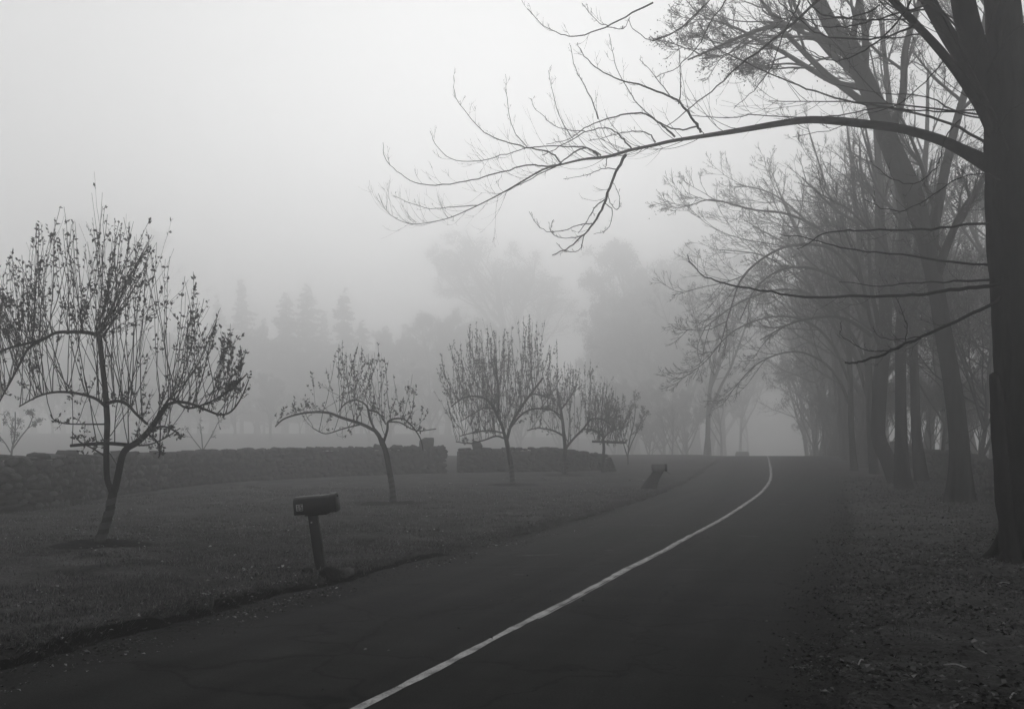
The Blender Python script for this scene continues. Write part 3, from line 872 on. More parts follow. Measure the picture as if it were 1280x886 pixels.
wl = [(-19.5, 14), (-17.5, 21)] + [tuple(G(x, y)[:2]) for x, y in ((2, 640), (120, 622), (200, 611), (290, 602), (400, 596), (480, 593), (550, 590.5))]
wl3 = [(x, y, float(terr(x, y))) for x, y in wl]
w_root, w_at, w_len = wall("stone_wall", "long dry stone wall along the back of the left lawn, ending at the gap", wl3, lambda s: 1.50 - .006 * s, .7, 1, 5, 298)
wr = [tuple(G(x, y)[:2]) for x, y in ((574, 590.5), (620, 589.5), (690, 589), (752, 587))]
w2_root, w2_at, w2_len = wall("stone_wall", "far hazy dry stone wall continuing right of the gap behind the apple trees",
     [(x, y, float(terr(x, y))) for x, y in wr], lambda s: 1.17 - .10 * max(0.0, s - 4.5), .7, 1, 6, 0)
wq = [(13.2, 22.5), (14.9, 27), (16.0, 31.5), (17.6, 37), (19.6, 44), (22.5, 55), (27, 70)]
w3_root, w3_at, w3_len = wall("stone_wall", "dark dry stone wall running behind the big trees right of the road",
     [(x, y, float(terr(x, y))) for x, y in wq], lambda s: 1.15, .7, -1, 8, 240)

def block(name, label, cat, c, dim, rz, m, k=0, slope=0):
    mb = MB(); v, f = SHAPES[k]; v = np.sign(v) * np.minimum(np.abs(v) * 1.12, .5) if slope is not None else v
    v = v * np.array(dim)
    if slope: v[:, 2] += np.where(v[:, 2] > 0, v[:, 0] * slope, 0)
    mb.add(v, f); o = link(name, mb.mesh(name, m), loc=c); o.rotation_euler = (0, 0, rz)
    return tag(o, label, cat)
p, t, n = w_at(w_len - .75)
block("gate_block", "squared upright block standing on the wall end left of the gap", "stone block", p + np.array([0, 0, 1.25 + .22]), (.62, .5, .55), math.atan2(t[1], t[0]), M_stone, 1, .22)
p, t, n = w2_at(.95)
block("round_stone", "rounded boulder resting on the wall just right of the gap", "stone", p + np.array([0, 0, 1.22 + .1]), (.46, .46, .46), .4, M_stone, 4, None)

# ---------------------------------------------------------------- mailboxes
def dome_profile(w, h, n=10):                          # cross-section: flat bottom, arched top
    pts = [(-w / 2, 0), (w / 2, 0), (w / 2, h - w / 2 * .8)]
    for i in range(1, n):
        a = math.pi * i / n; pts.append((w / 2 * math.cos(a), h - w / 2 * .8 + w / 2 * .8 * math.sin(a)))
    pts.append((-w / 2, h - w / 2 * .8)); return pts
def extrude(pts, x0, x1):                              # along X, profile in YZ
    n = len(pts); V = [(x0, a, b) for a, b in pts] + [(x1, a, b) for a, b in pts]
    c0, c1 = len(V), len(V) + 1
    ma = (0, sum(b for a, b in pts) / n); V += [(x0,) + ma, (x1,) + ma]
    f4 = [[i, (i + 1) % n, n + (i + 1) % n, n + i] for i in range(n)]
    f3 = [[c0, (i + 1) % n, i] for i in range(n)] + [[c1, n + i, n + (i + 1) % n] for i in range(n)]
    return V, f3, f4
def bx(mb, c, d, taper=1.0):
    x, y, z = [q / 2 for q in d]; V = []
    for sz, k in ((-1, 1.0), (1, taper)):
        for sx, sy in ((-1, -1), (1, -1), (1, 1), (-1, 1)): V.append((c[0] + sx * x * k, c[1] + sy * y * k, c[2] + sz * z))
    mb.add(V, [[0, 3, 2, 1], [4, 5, 6, 7], [0, 1, 5, 4], [1, 2, 6, 5], [2, 3, 7, 6], [3, 0, 4, 7]])
def bevel(o, w=.006, s=2):
    m = o.modifiers.new("bevel", 'BEVEL'); m.width = w; m.segments = s; m.limit_method = 'ANGLE'

mbp = G(401, 709)
mroot = thing("mailbox", "black arched rural mailbox numbered 15 on a leaning dark post", "mailbox", mbp)
sc_ = mbp[1] / F
# post leans: its head is 11 px left of the foot
postv = P(391, 641, mbp[1]) - mbp
pm = MB(); hw = .068
V = []
for q in (-.13 * postv, postv * .5, postv):
    for a, b in ((-1, -1), (1, -1), (1, 1), (-1, 1)): V.append((q[0] + a * hw * (.95 if q is postv else 1), q[1] + b * hw, q[2]))
pm.add(V, [[i + 4 * k, (i + 1) % 4 + 4 * k, (i + 1) % 4 + 4 + 4 * k, i + 4 + 4 * k] for k in range(2) for i in range(4)] + [[8, 9, 10, 11]])
post = link("post", pm.mesh("post", M_post), mroot); bevel(post, .008)
bm_ = MB(); bx(bm_, (postv[0] - .005, -hw - .004, postv[2] - .13), (.022, .012, .022)); link("bolt", bm_.mesh("bolt", M_plate), post)
L_, h_, w_ = .60, .265, .26
tilt = math.atan2(4.2, 50)
box = MB(); V, f3, f4 = extrude(dome_profile(w_, h_), -L_ / 2, L_ / 2 - .075); box.addq(V, f3, f4)
body = link("box", box.mesh("box", M_blackpaint), mroot)
body.location = (postv[0] + .06, 0, postv[2] - .005); body.rotation_euler = (0, -tilt, math.radians(-3.5)); bevel(body, .006)
dm = MB(); V, f3, f4 = extrude([(a * 1.05, (b - .02) * 1.04 + .024) for a, b in dome_profile(w_, h_)], L_ / 2 - .080, L_ / 2 + .012); dm.addq(V, f3, f4)
door = link("door", dm.mesh("door", M_blackpaint), body); bevel(door, .008)
lm = MB(); bx(lm, (L_ / 2 + .018, 0, h_ - .035), (.018, .05, .03)); link("latch", lm.mesh("latch", M_blackpaint), door)
flm = MB(); bx(flm, (.08, w_ / 2 + .006, .12), (.20, .006, .025)); bx(flm, (.20, w_ / 2 + .006, .12), (.05, .006, .055)); link("flag", flm.mesh("flag", M_blackpaint), body)
bm2 = MB(); bx(bm2, (0, 0, -.012), (.30, .2, .022)); link("mount_board", bm2.mesh("mount_board", M_post), body)
for k, (x0, seg) in enumerate(((-.235, "1"), (-.185, "5"))):
    pl = MB(); bx(pl, (x0, -w_ / 2 - .003, .105), (.046, .004, .094)); pp = link("number_plate", pl.mesh("number_plate", M_plate), body)
    dg = MB(); y = -w_ / 2 - .0065
    if seg == "1": bx(dg, (x0 + .004, y, .105), (.013, .003, .078)); bx(dg, (x0 - .006, y, .132), (.010, .003, .010))
    else:
        bx(dg, (x0, y, .137), (.030, .003, .012)); bx(dg, (x0 - .0105, y, .1215), (.009, .003, .018)); bx(dg, (x0, y, .108), (.030, .003, .011))
        bx(dg, (x0 + .0105, y, .0895), (.009, .003, .025)); bx(dg, (x0, y, .072), (.030, .003, .011))
    link("digit", dg.mesh("digit", M_digit), pp)
for px, py, dim, k, lab in ((412, 718, (.27, .20, .19), 2, "squarish dark stone at the foot of the number 15 mailbox post"), (434, 713, (.19, .16, .12), 5, "pale rounded stone right of the number 15 mailbox post foot"),
                            (384, 712, (.15, .14, .09), 6, "small stone left of the number 15 mailbox post foot")):
    b = G(px, py + 4)
    me = bpy.data.meshes.new("stone"); import bmesh
    bm = bmesh.new(); bmesh.ops.create_icosphere(bm, subdivisions=3, radius=.5)
    for v_ in bm.verts:
        c_ = np.array(v_.co); kx = np.sign(c_) * np.abs(c_ * 2) ** .62 * .5
        nz_ = float(vnoise(c_[0] * 3 + k * 5 + 9, c_[1] * 3 + c_[2] * 2.3 + 9, k)) - .5; nz2 = float(vnoise(c_[0] * 9 + 9, c_[1] * 8 + c_[2] * 9 + 19, k + 3)) - .5
        v_.co = kx * (1 + nz_ * .38 + nz2 * .12) * np.array(dim)
    bm.to_mesh(me); bm.free(); me.materials.append(M_stone_b if "pale" in lab else M_core)
    o = link("stone", me, loc=b + np.array([0, 0, dim[2] * .25])); o.rotation_euler = (0, 0, rng.uniform(0, .5)); tag(o, lab, "stone")

b = G(812, 611)
fr = thing("mailbox", "weathered grey mailbox on a broad slanting plank support far up the lawn", "mailbox", b)
s = b[1] / F
top = P(823, 588, b[1]) - b
pl = MB(); n = 9; V = []
for i in range(n):
    t = i / (n - 1)
    cxp = np.interp(t, [0, .25, .6, 1], [810, 811.5, 816.5, 823.5]); wp = np.interp(t, [0, .25, .6, 1], [23, 19, 15, 13])
    zz = np.interp(t, [0, 1], [-.1, top[2]])
    for q in ((-1, -1), (1, -1), (1, 1), (-1, 1)):
        V.append(((cxp + q[0] * wp / 2 - 812) * s, q[1] * .07, zz))
pl.add(V, [[i + 4 * k, (i + 1) % 4 + 4 * k, (i + 1) % 4 + 4 + 4 * k, i + 4 + 4 * k] for k in range(n - 1) for i in range(4)] + [[4 * n - 4, 4 * n - 3, 4 * n - 2, 4 * n - 1]])
link("support", pl.mesh("support", M_greypost), fr)
q = MB(); V, f3, f4 = extrude(dome_profile(.27, .27), -.27, .22); q.addq(V, f3, f4)
o = link("box", q.mesh("box", M_greybox), fr); o.location = top + np.array([.02, 0, -.02]); bevel(o, .01)
q = MB(); V, f3, f4 = extrude([(a * 1.06, b_ * 1.04) for a, b_ in dome_profile(.27, .27)], .215, .30); q.addq(V, f3, f4); link("door", q.mesh("door", M_greypost), o)
q = MB(); c = smooth_line([(.28, 0, 0), (.36, .02, -.06), (.45, .03, -.12)], 3); tube(q, c, .012, 5); link("flag", q.mesh("flag", M_greybox), o)

# small conical evergreen and saplings near the far wall
b = G(762, 590)
def cone_shrub(mb, hgt, rad, n, sz, rg):
    t = rg.random(n) ** .8; a = rg.uniform(0, 2 * np.pi, n); r = rad * (1 - t) ** .8 * rg.uniform(.5, 1.05, n)
    p = np.stack([np.cos(a) * r, np.sin(a) * r, t * hgt], 1); d = np.stack([np.cos(a), np.sin(a), .6 + 0 * a], 1)
    leaves(mb, p, d, np.full(n, sz), True, rg=rg)
q = MB(); cone_shrub(q, .72, .3, 1400, .09, np.random.default_rng(1))
cr = thing("conical_shrub", "small cone-shaped dark shrub beside the farthest apple tree", "shrub", b)
link("foliage", q.mesh("foliage", M_needle), cr, kind="stuff")
q = MB(); tube(q, [(0, 0, -.1), (0, 0, .5)], .02, 5); link("trunk", q.mesh("trunk", M_twig), cr)

# ---------------------------------------------------------------- generic trees
def grow(rg, height, r0, stems, k1=9, k2=6, k3=5, k4=4, spread=(.35, .6), bias=(0, 0, 0), t1=(.25, 1), thin=.006, curl=.06):
    """returns stem arrays and three twig levels"""
    C0 = np.array([resample(c, 14) for c, r in stems]); R0 = np.array([np.interp(np.linspace(0, 1, 14), np.linspace(0, 1, len(r)), r) for c, r in stems])
    a, ar = sprout(C0, R0, k1, spread, 9, (.45, .95), .07, .08, t1, .5, bias, .02, rg=rg)
    b_, br = sprout(a, ar, k2, (.35, .65), 8, (.4, .9), curl, .12, (.2, 1), .55, (0, 0, 0), .010, rg=rg)
    c_, cr_ = sprout(b_, br, k3, (.35, .65), 6, (.4, .9), curl, .14, (.2, 1), .55, (0, 0, 0), thin, rg=rg)
    out = [(a, ar, 5), (b_, br, 4), (c_, cr_, 3)]
    if k4:
        d_, dr = sprout(c_, cr_, k4, (.35, .7), 5, (.4, .9), curl, .15, (.2, 1), .6, (0, 0, 0), thin * .7, rg=rg)
        out.append((d_, dr, 3))
    return out

def auto_stem(rg, h, r0, lean=(0, 0), forks=2, fork_h=.35):
    def line(p0, d, L, r_, m=8, jit=.05, up=.05):
        c = [np.array(p0, float)]; d = unit(np.array(d, float))
        for _ in range(m - 1):
            c.append(c[-1] + d * L / (m - 1)); d = unit(d + rg.normal(0, jit, 3) + [0, 0, up])
        return np.array(c), np.linspace(r_, r_ * .35, m)
    main, mr_ = line((0, 0, -.2), (lean[0], lean[1], 1), h * .9, r0)
    mr_ = flare(mr_, main, .6, .6)
    st = [(main, mr_)]
    for i in range(forks):
        k = int(np.clip(round(fork_h * 7 + i * .7), 1, 6)); a = rg.uniform(0, 6.28)
        st.append(line(main[k], (math.cos(a) * .6, math.sin(a) * .6, 1), h * (.85 - k / 8 * .8), mr_[k] * .7, up=.08))
    return st

def proto(name, label, cat, h, r0, seed, leafn, leafs, group, loc, k=(8, 6, 5, 0), forks=3, fork_h=.3, m_leaf=M_mleaf, lean=(0, 0), rz=0., spread=(.35, .6), leaf_t=(.3, 1.), sides=8, thin=.014):
    rg = np.random.default_rng(seed)
    st = auto_stem(rg, h, r0, lean, forks, fork_h)
    tw = grow(rg, h, r0, st, *k, spread=spread, thin=thin)
    root = thing(name, label, cat, loc, group, rz)
    q = MB(); [tube(q, c, r, sides, rough=.05) for c, r in st]; link("trunk", q.mesh("trunk", M_bark_mid, True), root)
    q = MB(); [tubes(q, C, R, s_) for C, R, s_ in tw]; link("crown", q.mesh("crown", M_twig), root, kind="stuff")
    if leafn:
        q = MB(); p, d = on_tubes(tw[-1][0], leafn, leaf_t, rg); leaves(q, p + rg.normal(0, leafs * .6, p.shape), rg.normal(0, 1, p.shape), leafs * rg.uniform(.6, 1.2, len(p)), True, rg=rg)
        link("foliage", q.mesh("foliage", m_leaf), root, kind="stuff")
    return root

def dup(src, label, loc, rz, sc=1.0, group=None):
    r = src.copy(); COL.objects.link(r); r.location = loc; r.rotation_euler = (0, 0, rz); r.scale = (sc, sc, sc)
    r["label"] = label
    if group: r["group"] = group
    for ch in list(src.children):
        c = ch.copy(); COL.objects.link(c); c.parent = r
    return r

def gz(px, d, dz=0): x = (px - 640) / F * d; return (x, d, float(terr(x, d)) + dz)
# ---------------------------------------------------------------- the big roadside tree at the right edge
def wline(pts, ws, d, dd=0.0):
    pts = np.asarray(pts, float); L = np.concatenate([[0], np.cumsum(np.hypot(*np.diff(pts, axis=0).T))]); L /= L[-1]
    c = smooth_line(np.array([P(a[0], a[1], d + dd * l) for a, l in zip(pts, L)]), 5)
    t = np.interp(np.linspace(0, len(pts) - 1, len(c)), np.arange(len(pts)), np.array(ws, float))
    return c, t / 2 * d / F
def crack_bark(c, r, n=60):                            # densify for bark relief
    q = resample(c, n); return q, np.interp(np.linspace(0, 1, n), np.linspace(0, 1, len(r)), r)

D0 = 16.4
tc, tr = wline([(1304, 712), (1302, 690), (1298, 560), (1288, 415), (1273, 250), (1262, 130), (1256, 60), (1252, 0), (1248, -80), (1242, -220), (1230, -380)],
               [94, 90, 86, 80, 76, 66, 44, 37, 32, 22, 10], D0)
tc[0][2] -= .3
limbs0 = [wline([(1246, 150), (1224, 80), (1205, 5), (1196, -80), (1180, -200)], [34, 30, 25, 20, 9], D0, -1.0),
          wline([(1250, 170), (1226, 108), (1192, 55), (1160, 0), (1125, -70), (1080, -160)], [22, 20, 18, 16, 11, 6], D0, 1.2),
          wline([(1246, 185), (1222, 130), (1178, 67), (1126, 11), (1070, -45), (1010, -80)], [12, 11, 9.5, 8, 6, 3], D0, -1.6)]
dead = wline([(1268, 704), (1261, 660), (1254, 612), (1249, 545), (1246, 500), (1243, 480), (1242, 468)], [22, 18, 21, 17, 19, 18, 11], D0 - .66, 0)
main = wline([(1262, 222), (1228, 201), (1198, 186), (1166, 172), (1126, 161), (1080, 155), (1030, 150), (1006, 150), (970, 155), (930, 162), (880, 170), (842, 176), (816, 182), (787, 188), (760, 196), (731, 199), (701, 206), (679, 212),
              (656, 225), (630, 240), (597, 257), (563, 272), (537, 278), (515, 280), (496, 274), (481, 261), (473, 242)],
             [22, 18, 14.5, 12.5, 12, 11.5, 11, 10.5, 9.5, 8.5, 7.2, 6, 5.5, 5, 5, 4.5, 3.6, 3, 2.6, 2.3, 1.9, 1.6, 1.4, 1.2, 1.0, .9, .7], D0, 10.0)
def mainlimb_depth(px): return D0 + 10.0 * np.clip((1262 - px) / 790, 0, 1)
def sb(pts, w0, w1, dd=0.0, base=None):
    d = mainlimb_depth(pts[0][0]) if base is None else base
    return trace(pts, d, w0, w1, dd)
def c4(*q): return [(470 + x / 2.685, y / 2.685) for x, y in q]
def c7(*q): return [(820 + x / 4.43, y / 4.43) for x, y in q]
br = [sb(c4((620, 552), (570, 560), (520, 555), (450, 570), (380, 590), (300, 610), (200, 622), (130, 612), (70, 575), (30, 530), (25, 480)), 2.6, .7, 1.5),
      sb(c4((858, 500), (830, 468), (800, 440), (760, 430), (700, 445), (650, 475), (600, 500), (560, 520)), 2.4, 1.0, -1.0),
      sb(c4((1003, 460), (970, 430), (940, 405), (890, 380), (820, 388), (760, 405), (700, 430), (640, 470), (570, 485)), 3.2, .9, 1.2),
      sb(c4((1090, 445), (1070, 410), (1020, 345), (980, 320), (900, 290), (820, 268), (750, 235), (700, 190), (675, 145)), 4.0, .8, -1.4),
      sb(c4((1078, 425), (1030, 435), (980, 425), (930, 395), (880, 350), (840, 290), (800, 210), (785, 115)), 2.6, .7, .9),
      sb(c4((938, 478), (915, 450), (860, 440), (790, 455), (715, 475)), 2.2, .8, -.8),
      sb(c4((622, 548), (590, 515), (520, 498), (450, 480), (380, 455), (320, 400), (270, 330), (260, 255)), 2.6, .6, .6),
      sb(c4((510, 498), (470, 450), (450, 400), (440, 330), (435, 250)), 1.3, .5, -.5),
      sb(c4((660, 465), (630, 420), (600, 340), (580, 240)), 1.4, .6, .4),
      sb(c4((745, 400), (730, 350), (690, 270), (670, 230), (652, 150)), 1.8, .7, -.4),
      sb(c4((700, 440), (640, 435), (590, 415), (540, 370), (517, 330)), 1.3, .6, .7),
      sb(c4((838, 520), (820, 552), (800, 590), (770, 670), (740, 735), (700, 785), (650, 830), (590, 858)), 5.0, 1.3, -1.2),
      sb(c4((810, 568), (770, 565), (740, 575), (700, 590), (630, 602)), 1.6, .7, .5),
      sb(c4((775, 530), (773, 548), (770, 565)), 1.4, 1.0, -.1),
      sb(c4((770, 668), (740, 690), (710, 740), (680, 780)), 2.0, .9, .4),
      sb(c4((725, 750), (680, 755), (600, 778), (550, 765), (515, 710)), 1.6, .6, -.7),
      sb(c4((700, 790), (640, 800), (590, 780), (595, 735)), 1.3, .6, .4),
      sb(c4((700, 785), (680, 840), (630, 840), (605, 815)), 1.3, .6, -.3),
      sb(c4((765, 680), (795, 710), (775, 770), (730, 787)), 1.3, .6, .5),
      sb(c4((780, 650), (790, 690), (815, 700), (815, 650), (795, 615)), 1.2, .6, -.4),
      sb(c4((745, 522), (720, 502), (690, 500), (640, 530), (600, 560), (540, 590), (480, 620), (420, 650)), 2.6, 1.0, 1.6),
      sb(c4((755, 522), (710, 498), (640, 492), (560, 492), (510, 497), (440, 515), (350, 540), (270, 540), (210, 500), (180, 440)), 2.2, .6, -1.2),
      sb(c4((1100, 20), (1040, 80), (980, 120), (920, 135), (860, 95), (850, 60)), 2.2, .8, .6, 19),
      sb(c4((930, 10), (860, 45), (770, 90), (680, 122), (620, 115), (560, 85), (510, 30)), 2.6, .8, 1.0, 19),
      sb(c4((780, 88), (740, 70), (690, 10)), 1.2, .7, .3, 19.4), sb(c4((770, 92), (830, 95), (850, 60)), 1.2, .6, -.3, 19.4),
      sb(c4((1015, 350), (1022, 300), (1022, 220), (1013, 130)), 1.8, .9, -.3),
      sb(c4((985, 320), (940, 260), (885, 200)), 1.6, .7, .4),
      sb(c4((340, 690), (260, 695), (180, 700), (110, 680), (60, 655)), 1.3, .5, .4),
      # branches coming down out of the crown above the frame
      sb([(1060, -40)] + c7((880, 20), (720, 165), (560, 290), (480, 350), (340, 480), (200, 590), (60, 700)), 5.0, 1.3, 2.0, 17.5),
      sb([(1004, -30)] + c7((790, 20), (700, 200), (640, 370), (540, 500), (430, 600)), 2.6, .9, 1.0, 18),
      sb([(915, -25)] + c7((380, 20), (300, 130), (230, 260), (120, 370), (0, 430)), 2.4, .9, .5, 19.5),
      sb([(905, -20)] + c7((280, 20), (150, 150), (0, 215)), 2.2, .9, .4, 20),
      sb([(960, -20)] + c7((690, 20), (780, 90), (880, 175), (1000, 215), (1240, 210)) + [(1150, 30)], 1.2, 2.8, -1.6, 16.5),
      sb([(1004, -12)] + c7((850, 20), (930, 85), (1040, 100), (1160, 75), (1240, 30)), 2.0, 2.4, -.6, 15.5),
      sb(c7((800, 100), (900, 145), (1000, 150), (1100, 140), (1240, 105)) + [(1160, 6)], 1.0, 2.6, -.5, 15.8),
      sb([(1150, -30), (1133, 11), (1107, 43), (1081, 63), (1060, 72), (1046, 76), (1023, 70), (1005, 60)], 3.2, 1.0, -.6, 14.6),
      sb([(1252, 130), (1215, 138), (1178, 140), (1140, 138), (1098, 135), (1060, 142), (1012, 147), (946, 144), (910, 147), (861, 144)], 3.0, 1.2, 3.0, 16.6),
      sb([(1250, 190), (1200, 160), (1150, 143), (1098, 133), (1068, 129), (1019, 115), (978, 99), (933, 78), (894, 58), (872, 27)], 4.0, 1.6, 5.0, 17.0),
      sb([(1250, 150), (1205, 144), (1160, 122), (1120, 118), (1090, 115), (1046, 106)], 2.8, 1.2, 3.0, 17.3),
      sb([(1250, 285), (1234, 279), (1177, 285), (1126, 288), (1076, 288), (1050, 289), (1028, 292), (1010, 305), (995, 312)], 4.0, 1.2, 1.5, 16.4),
      sb([(1250, 335), (1239, 332), (1190, 328), (1126, 318), (1070, 312), (1032, 304), (1000, 296), (975, 294)], 4.0, 1.2, 2.0, 16.6),
      sb([(1250, 356), (1239, 358), (1200, 361), (1158, 367), (1120, 369), (1078, 370), (1006, 371), (964, 365), (912, 356), (892, 350), (878, 344), (864, 329), (858, 318)], 6.5, 1.2, 2.6, 16.2),
      sb([(1250, 348), (1239, 350), (1200, 351), (1172, 353), (1130, 354), (1101, 357), (1050, 352)], 4.4, 1.2, 1.6, 16.8),
      sb([(1250, 372), (1241, 379), (1206, 396), (1153, 420), (1115, 438), (1082, 450), (1068, 453), (1056, 453)], 5.2, 2.4, -1.6, 16.2),
      sb([(1136, 428), (1115, 437), (1087, 438), (1068, 430), (1052, 420), (1051, 403)], 1.8, .8, -.3, 15.2),
      sb([(1150, 421), (1128, 424), (1100, 421), (1090, 410)], 1.6, .7, .3, 15.4),
      sb([(1132, 426), (1134, 410), (1128, 390), (1120, 372)], 1.7, .8, .2, 15.3),
      sb([(1250, 225), (1228, 217), (1190, 228), (1140, 260), (1110, 262), (1080, 250)], 2.0, .8, -1.5, 16),
      sb([(1200, 150), (1182, 172), (1176, 195), (1170, 210), (1150, 226), (1135, 230), (1112, 222), (1095, 208)], 2.0, .9, -.8, 15.5),
      sb([(1245, 168), (1262, 140), (1280, 128), (1300, 118)], 2.6, 2.0, -.5, 15.7),
      sb([(1232, 95), (1250, 60), (1268, 38), (1290, 25)], 2.2, 1.6, -.6, 15.6),
      sb([(1180, 75), (1150, 110), (1118, 132), (1082, 142), (1050, 160), (990, 172)], 1.9, .8, -1.2, 15.6)]
big_o = np.array([tc[0][0], D0, float(terr(tc[0][0], D0))])
root = thing("roadside_tree", "huge near-black bare tree at the right edge, its long limb reaching over the road", "tree", big_o)
qc, qr = crack_bark(tc, tr, 220); qr = flare(qr, qc, .16, 1.0)
q = MB(); tube(q, qc, qr, 110, rough=.07, seed=2, ridge=.035)
for a in (2.6, 3.4, 4.3, 5.1, 6.0, 1.2):
    e = np.array([math.cos(a), math.sin(a), 0]); g0 = np.array([qc[6][0], qc[6][1], big_o[2]])
    tube(q, smooth_line([g0 + e * .30 + [0, 0, 1.1], g0 + e * .50 + [0, 0, .5], g0 + e * .70 + [0, 0, .10], g0 + e * .95 + [0, 0, -.12]], 5), np.linspace(.15, .07, 16), 14, rough=.15, seed=3); link("trunk", q.mesh("trunk", M_bark, True, big_o), root)
qc, qr = crack_bark(*dead, 46); q = MB(); tube(q, qc, qr, 20, rough=.16, seed=5); link("dead_stem", q.mesh("dead_stem", M_bark, True, big_o), root, label="dead stub stem with a rounded broken top against the trunk")
for c, r in limbs0 + [main]:
    qc, qr = crack_bark(c, r, 110); q = MB(); tube(q, qc, qr, 14, rough=.14, seed=9); link("limb", q.mesh("limb", M_bark, True, big_o), root)
for c, r in br:
    q = MB(); r = np.maximum(r * .85, .0038); tube(q, c + np.vstack([[0, 0, 0], rng.normal(0, .008, (len(c) - 1, 3))]), r, 6, rough=.1); link("branch", q.mesh("branch", M_bark, True, big_o), root)
allb = br + [main]
BC = np.array([resample(c, 24) for c, r in allb]); BR = np.array([np.interp(np.linspace(0, 1, 24), np.linspace(0, 1, len(r)), r) for c, r in allb])
rgb_ = np.random.default_rng(5)
s1, s1r = sprout(BC, np.minimum(BR * .25, .012), 9, (.05, .20), 9, (.4, 1.1), .13, .07, (.2, 1), rr=.7, rmin=.0036, rg=rgb_)
Mc = BC[-1:, 9:]; Mr = BR[-1:, 9:]
s2, s2r = sprout(Mc, Mr * .3, 60, (.08, .22), 10, (.5, 1.2), .16, .06, (.0, 1), rr=.7, rmin=.0036, bias=(-.2, 0, .2), rg=rgb_)
s3, s3r = sprout(np.concatenate([s1]), s1r, 3, (.3, .7), 6, (.4, .9), .12, .08, rr=.7, rmin=.0036, rg=rgb_)
s4, s4r = sprout(s2, s2r, 3, (.25, .6), 6, (.4, .9), .14, .08, rr=.7, rmin=.0026, rg=rgb_)
LC = np.array([resample(c, 24) for c, r in limbs0] + [resample(tc, 24)[-24:]]); LR = np.array([np.interp(np.linspace(0, 1, 24), np.linspace(0, 1, len(r)), r) for c, r in limbs0] + [np.interp(np.linspace(0, 1, 24), np.linspace(0, 1, len(tr)), tr)])
s5, s5r = sprout(LC[:, 8:], np.minimum(LR[:, 8:] * .3, .024), 20, (.3, .8), 12, (.5, 1.1), .03, .08, (.1, 1), rr=.8, rmin=.012, bias=(-.4, 0, -.1), rg=rgb_)
s6, s6r = sprout(s5, s5r, 8, (.25, .6), 8, (.4, .9), .10, .08, rr=.6, rmin=.005, rg=rgb_)
s7, s7r = sprout(s6, s6r, 4, (.25, .6), 6, (.4, .9), .12, .08, rr=.6, rmin=.0036, rg=rgb_)
q = MB()
for a, b_, s_ in ((s1, s1r, 3), (s2, s2r, 4), (s3, s3r, 3), (s4, s4r, 3), (s5, s5r, 5), (s6, s6r, 4), (s7, s7r, 3)): tubes(q, a, b_, s_)
link("twigs", q.mesh("twigs", M_twig, False, big_o), root, kind="stuff")
up0 = np.array([[tc[-1] * (1 - t) + (tc[-6]) * t for t in np.linspace(1, 0, 9)]]); up_r = np.linspace(.35, .12, 9)[None]
UP = [(tc[-12] , np.array([dx, dy, 9.0])) for dx, dy in ((-6, -3), (-7.5, 2), (-3, 5), (3, 5), (6, 0), (2, -5), (-2, -7), (-9, -1), (-5, 6), (0, 0))]
UC = np.array([[p0 + v * t + np.array([0, 0, -2.5]) * t * (1 - t) * -1 for t in np.linspace(0, 1, 12)] for p0, v in UP]); UR = np.tile(np.linspace(.17, .04, 12), (len(UP), 1))
u1, u1r = sprout(UC, UR, 9, (.3, .6), 8, (.4, 1.0), .02, .08, (.25, 1), rr=.5, rmin=.02, rg=rgb_)
u2, u2r = sprout(u1, u1r, 6, (.35, .7), 7, (.4, 1.0), .04, .1, rr=.55, rmin=.01, rg=rgb_)
qq = MB(); tubes(qq, UC, UR, 7); tubes(qq, u1, u1r, 4); tubes(qq, u2, u2r, 3)
link("shade_crown", qq.mesh("shade_crown", M_bark, False, big_o), root, kind="stuff")  # unseen top of the tree, added above the frame to shade the road
p, dr = on_tubes(u2, 42000, (.2, 1), rgb_); pass
qq = MB(); leaves(qq, p + rgb_.normal(0, .12, p.shape), rgb_.normal(0, 1, p.shape), .2 * rgb_.uniform(.6, 1.2, len(p)), True, rg=rgb_)
link("shade_leaves", qq.mesh("shade_leaves", M_mleaf, False, big_o), root, kind="stuff")  # dense leaf mass added out of view to cut light on the foreground
q = MB(); p, dr = on_tubes(s6, 260, (.5, 1), rgb_); leaves(q, p, dr + rgb_.normal(0, .6, p.shape) + [0, 0, -.5], .05 * rgb_.uniform(.6, 1.2, len(p)), rg=rgb_)
link("leaves", q.mesh("leaves", M_mleaf, False, big_o), root, kind="stuff")

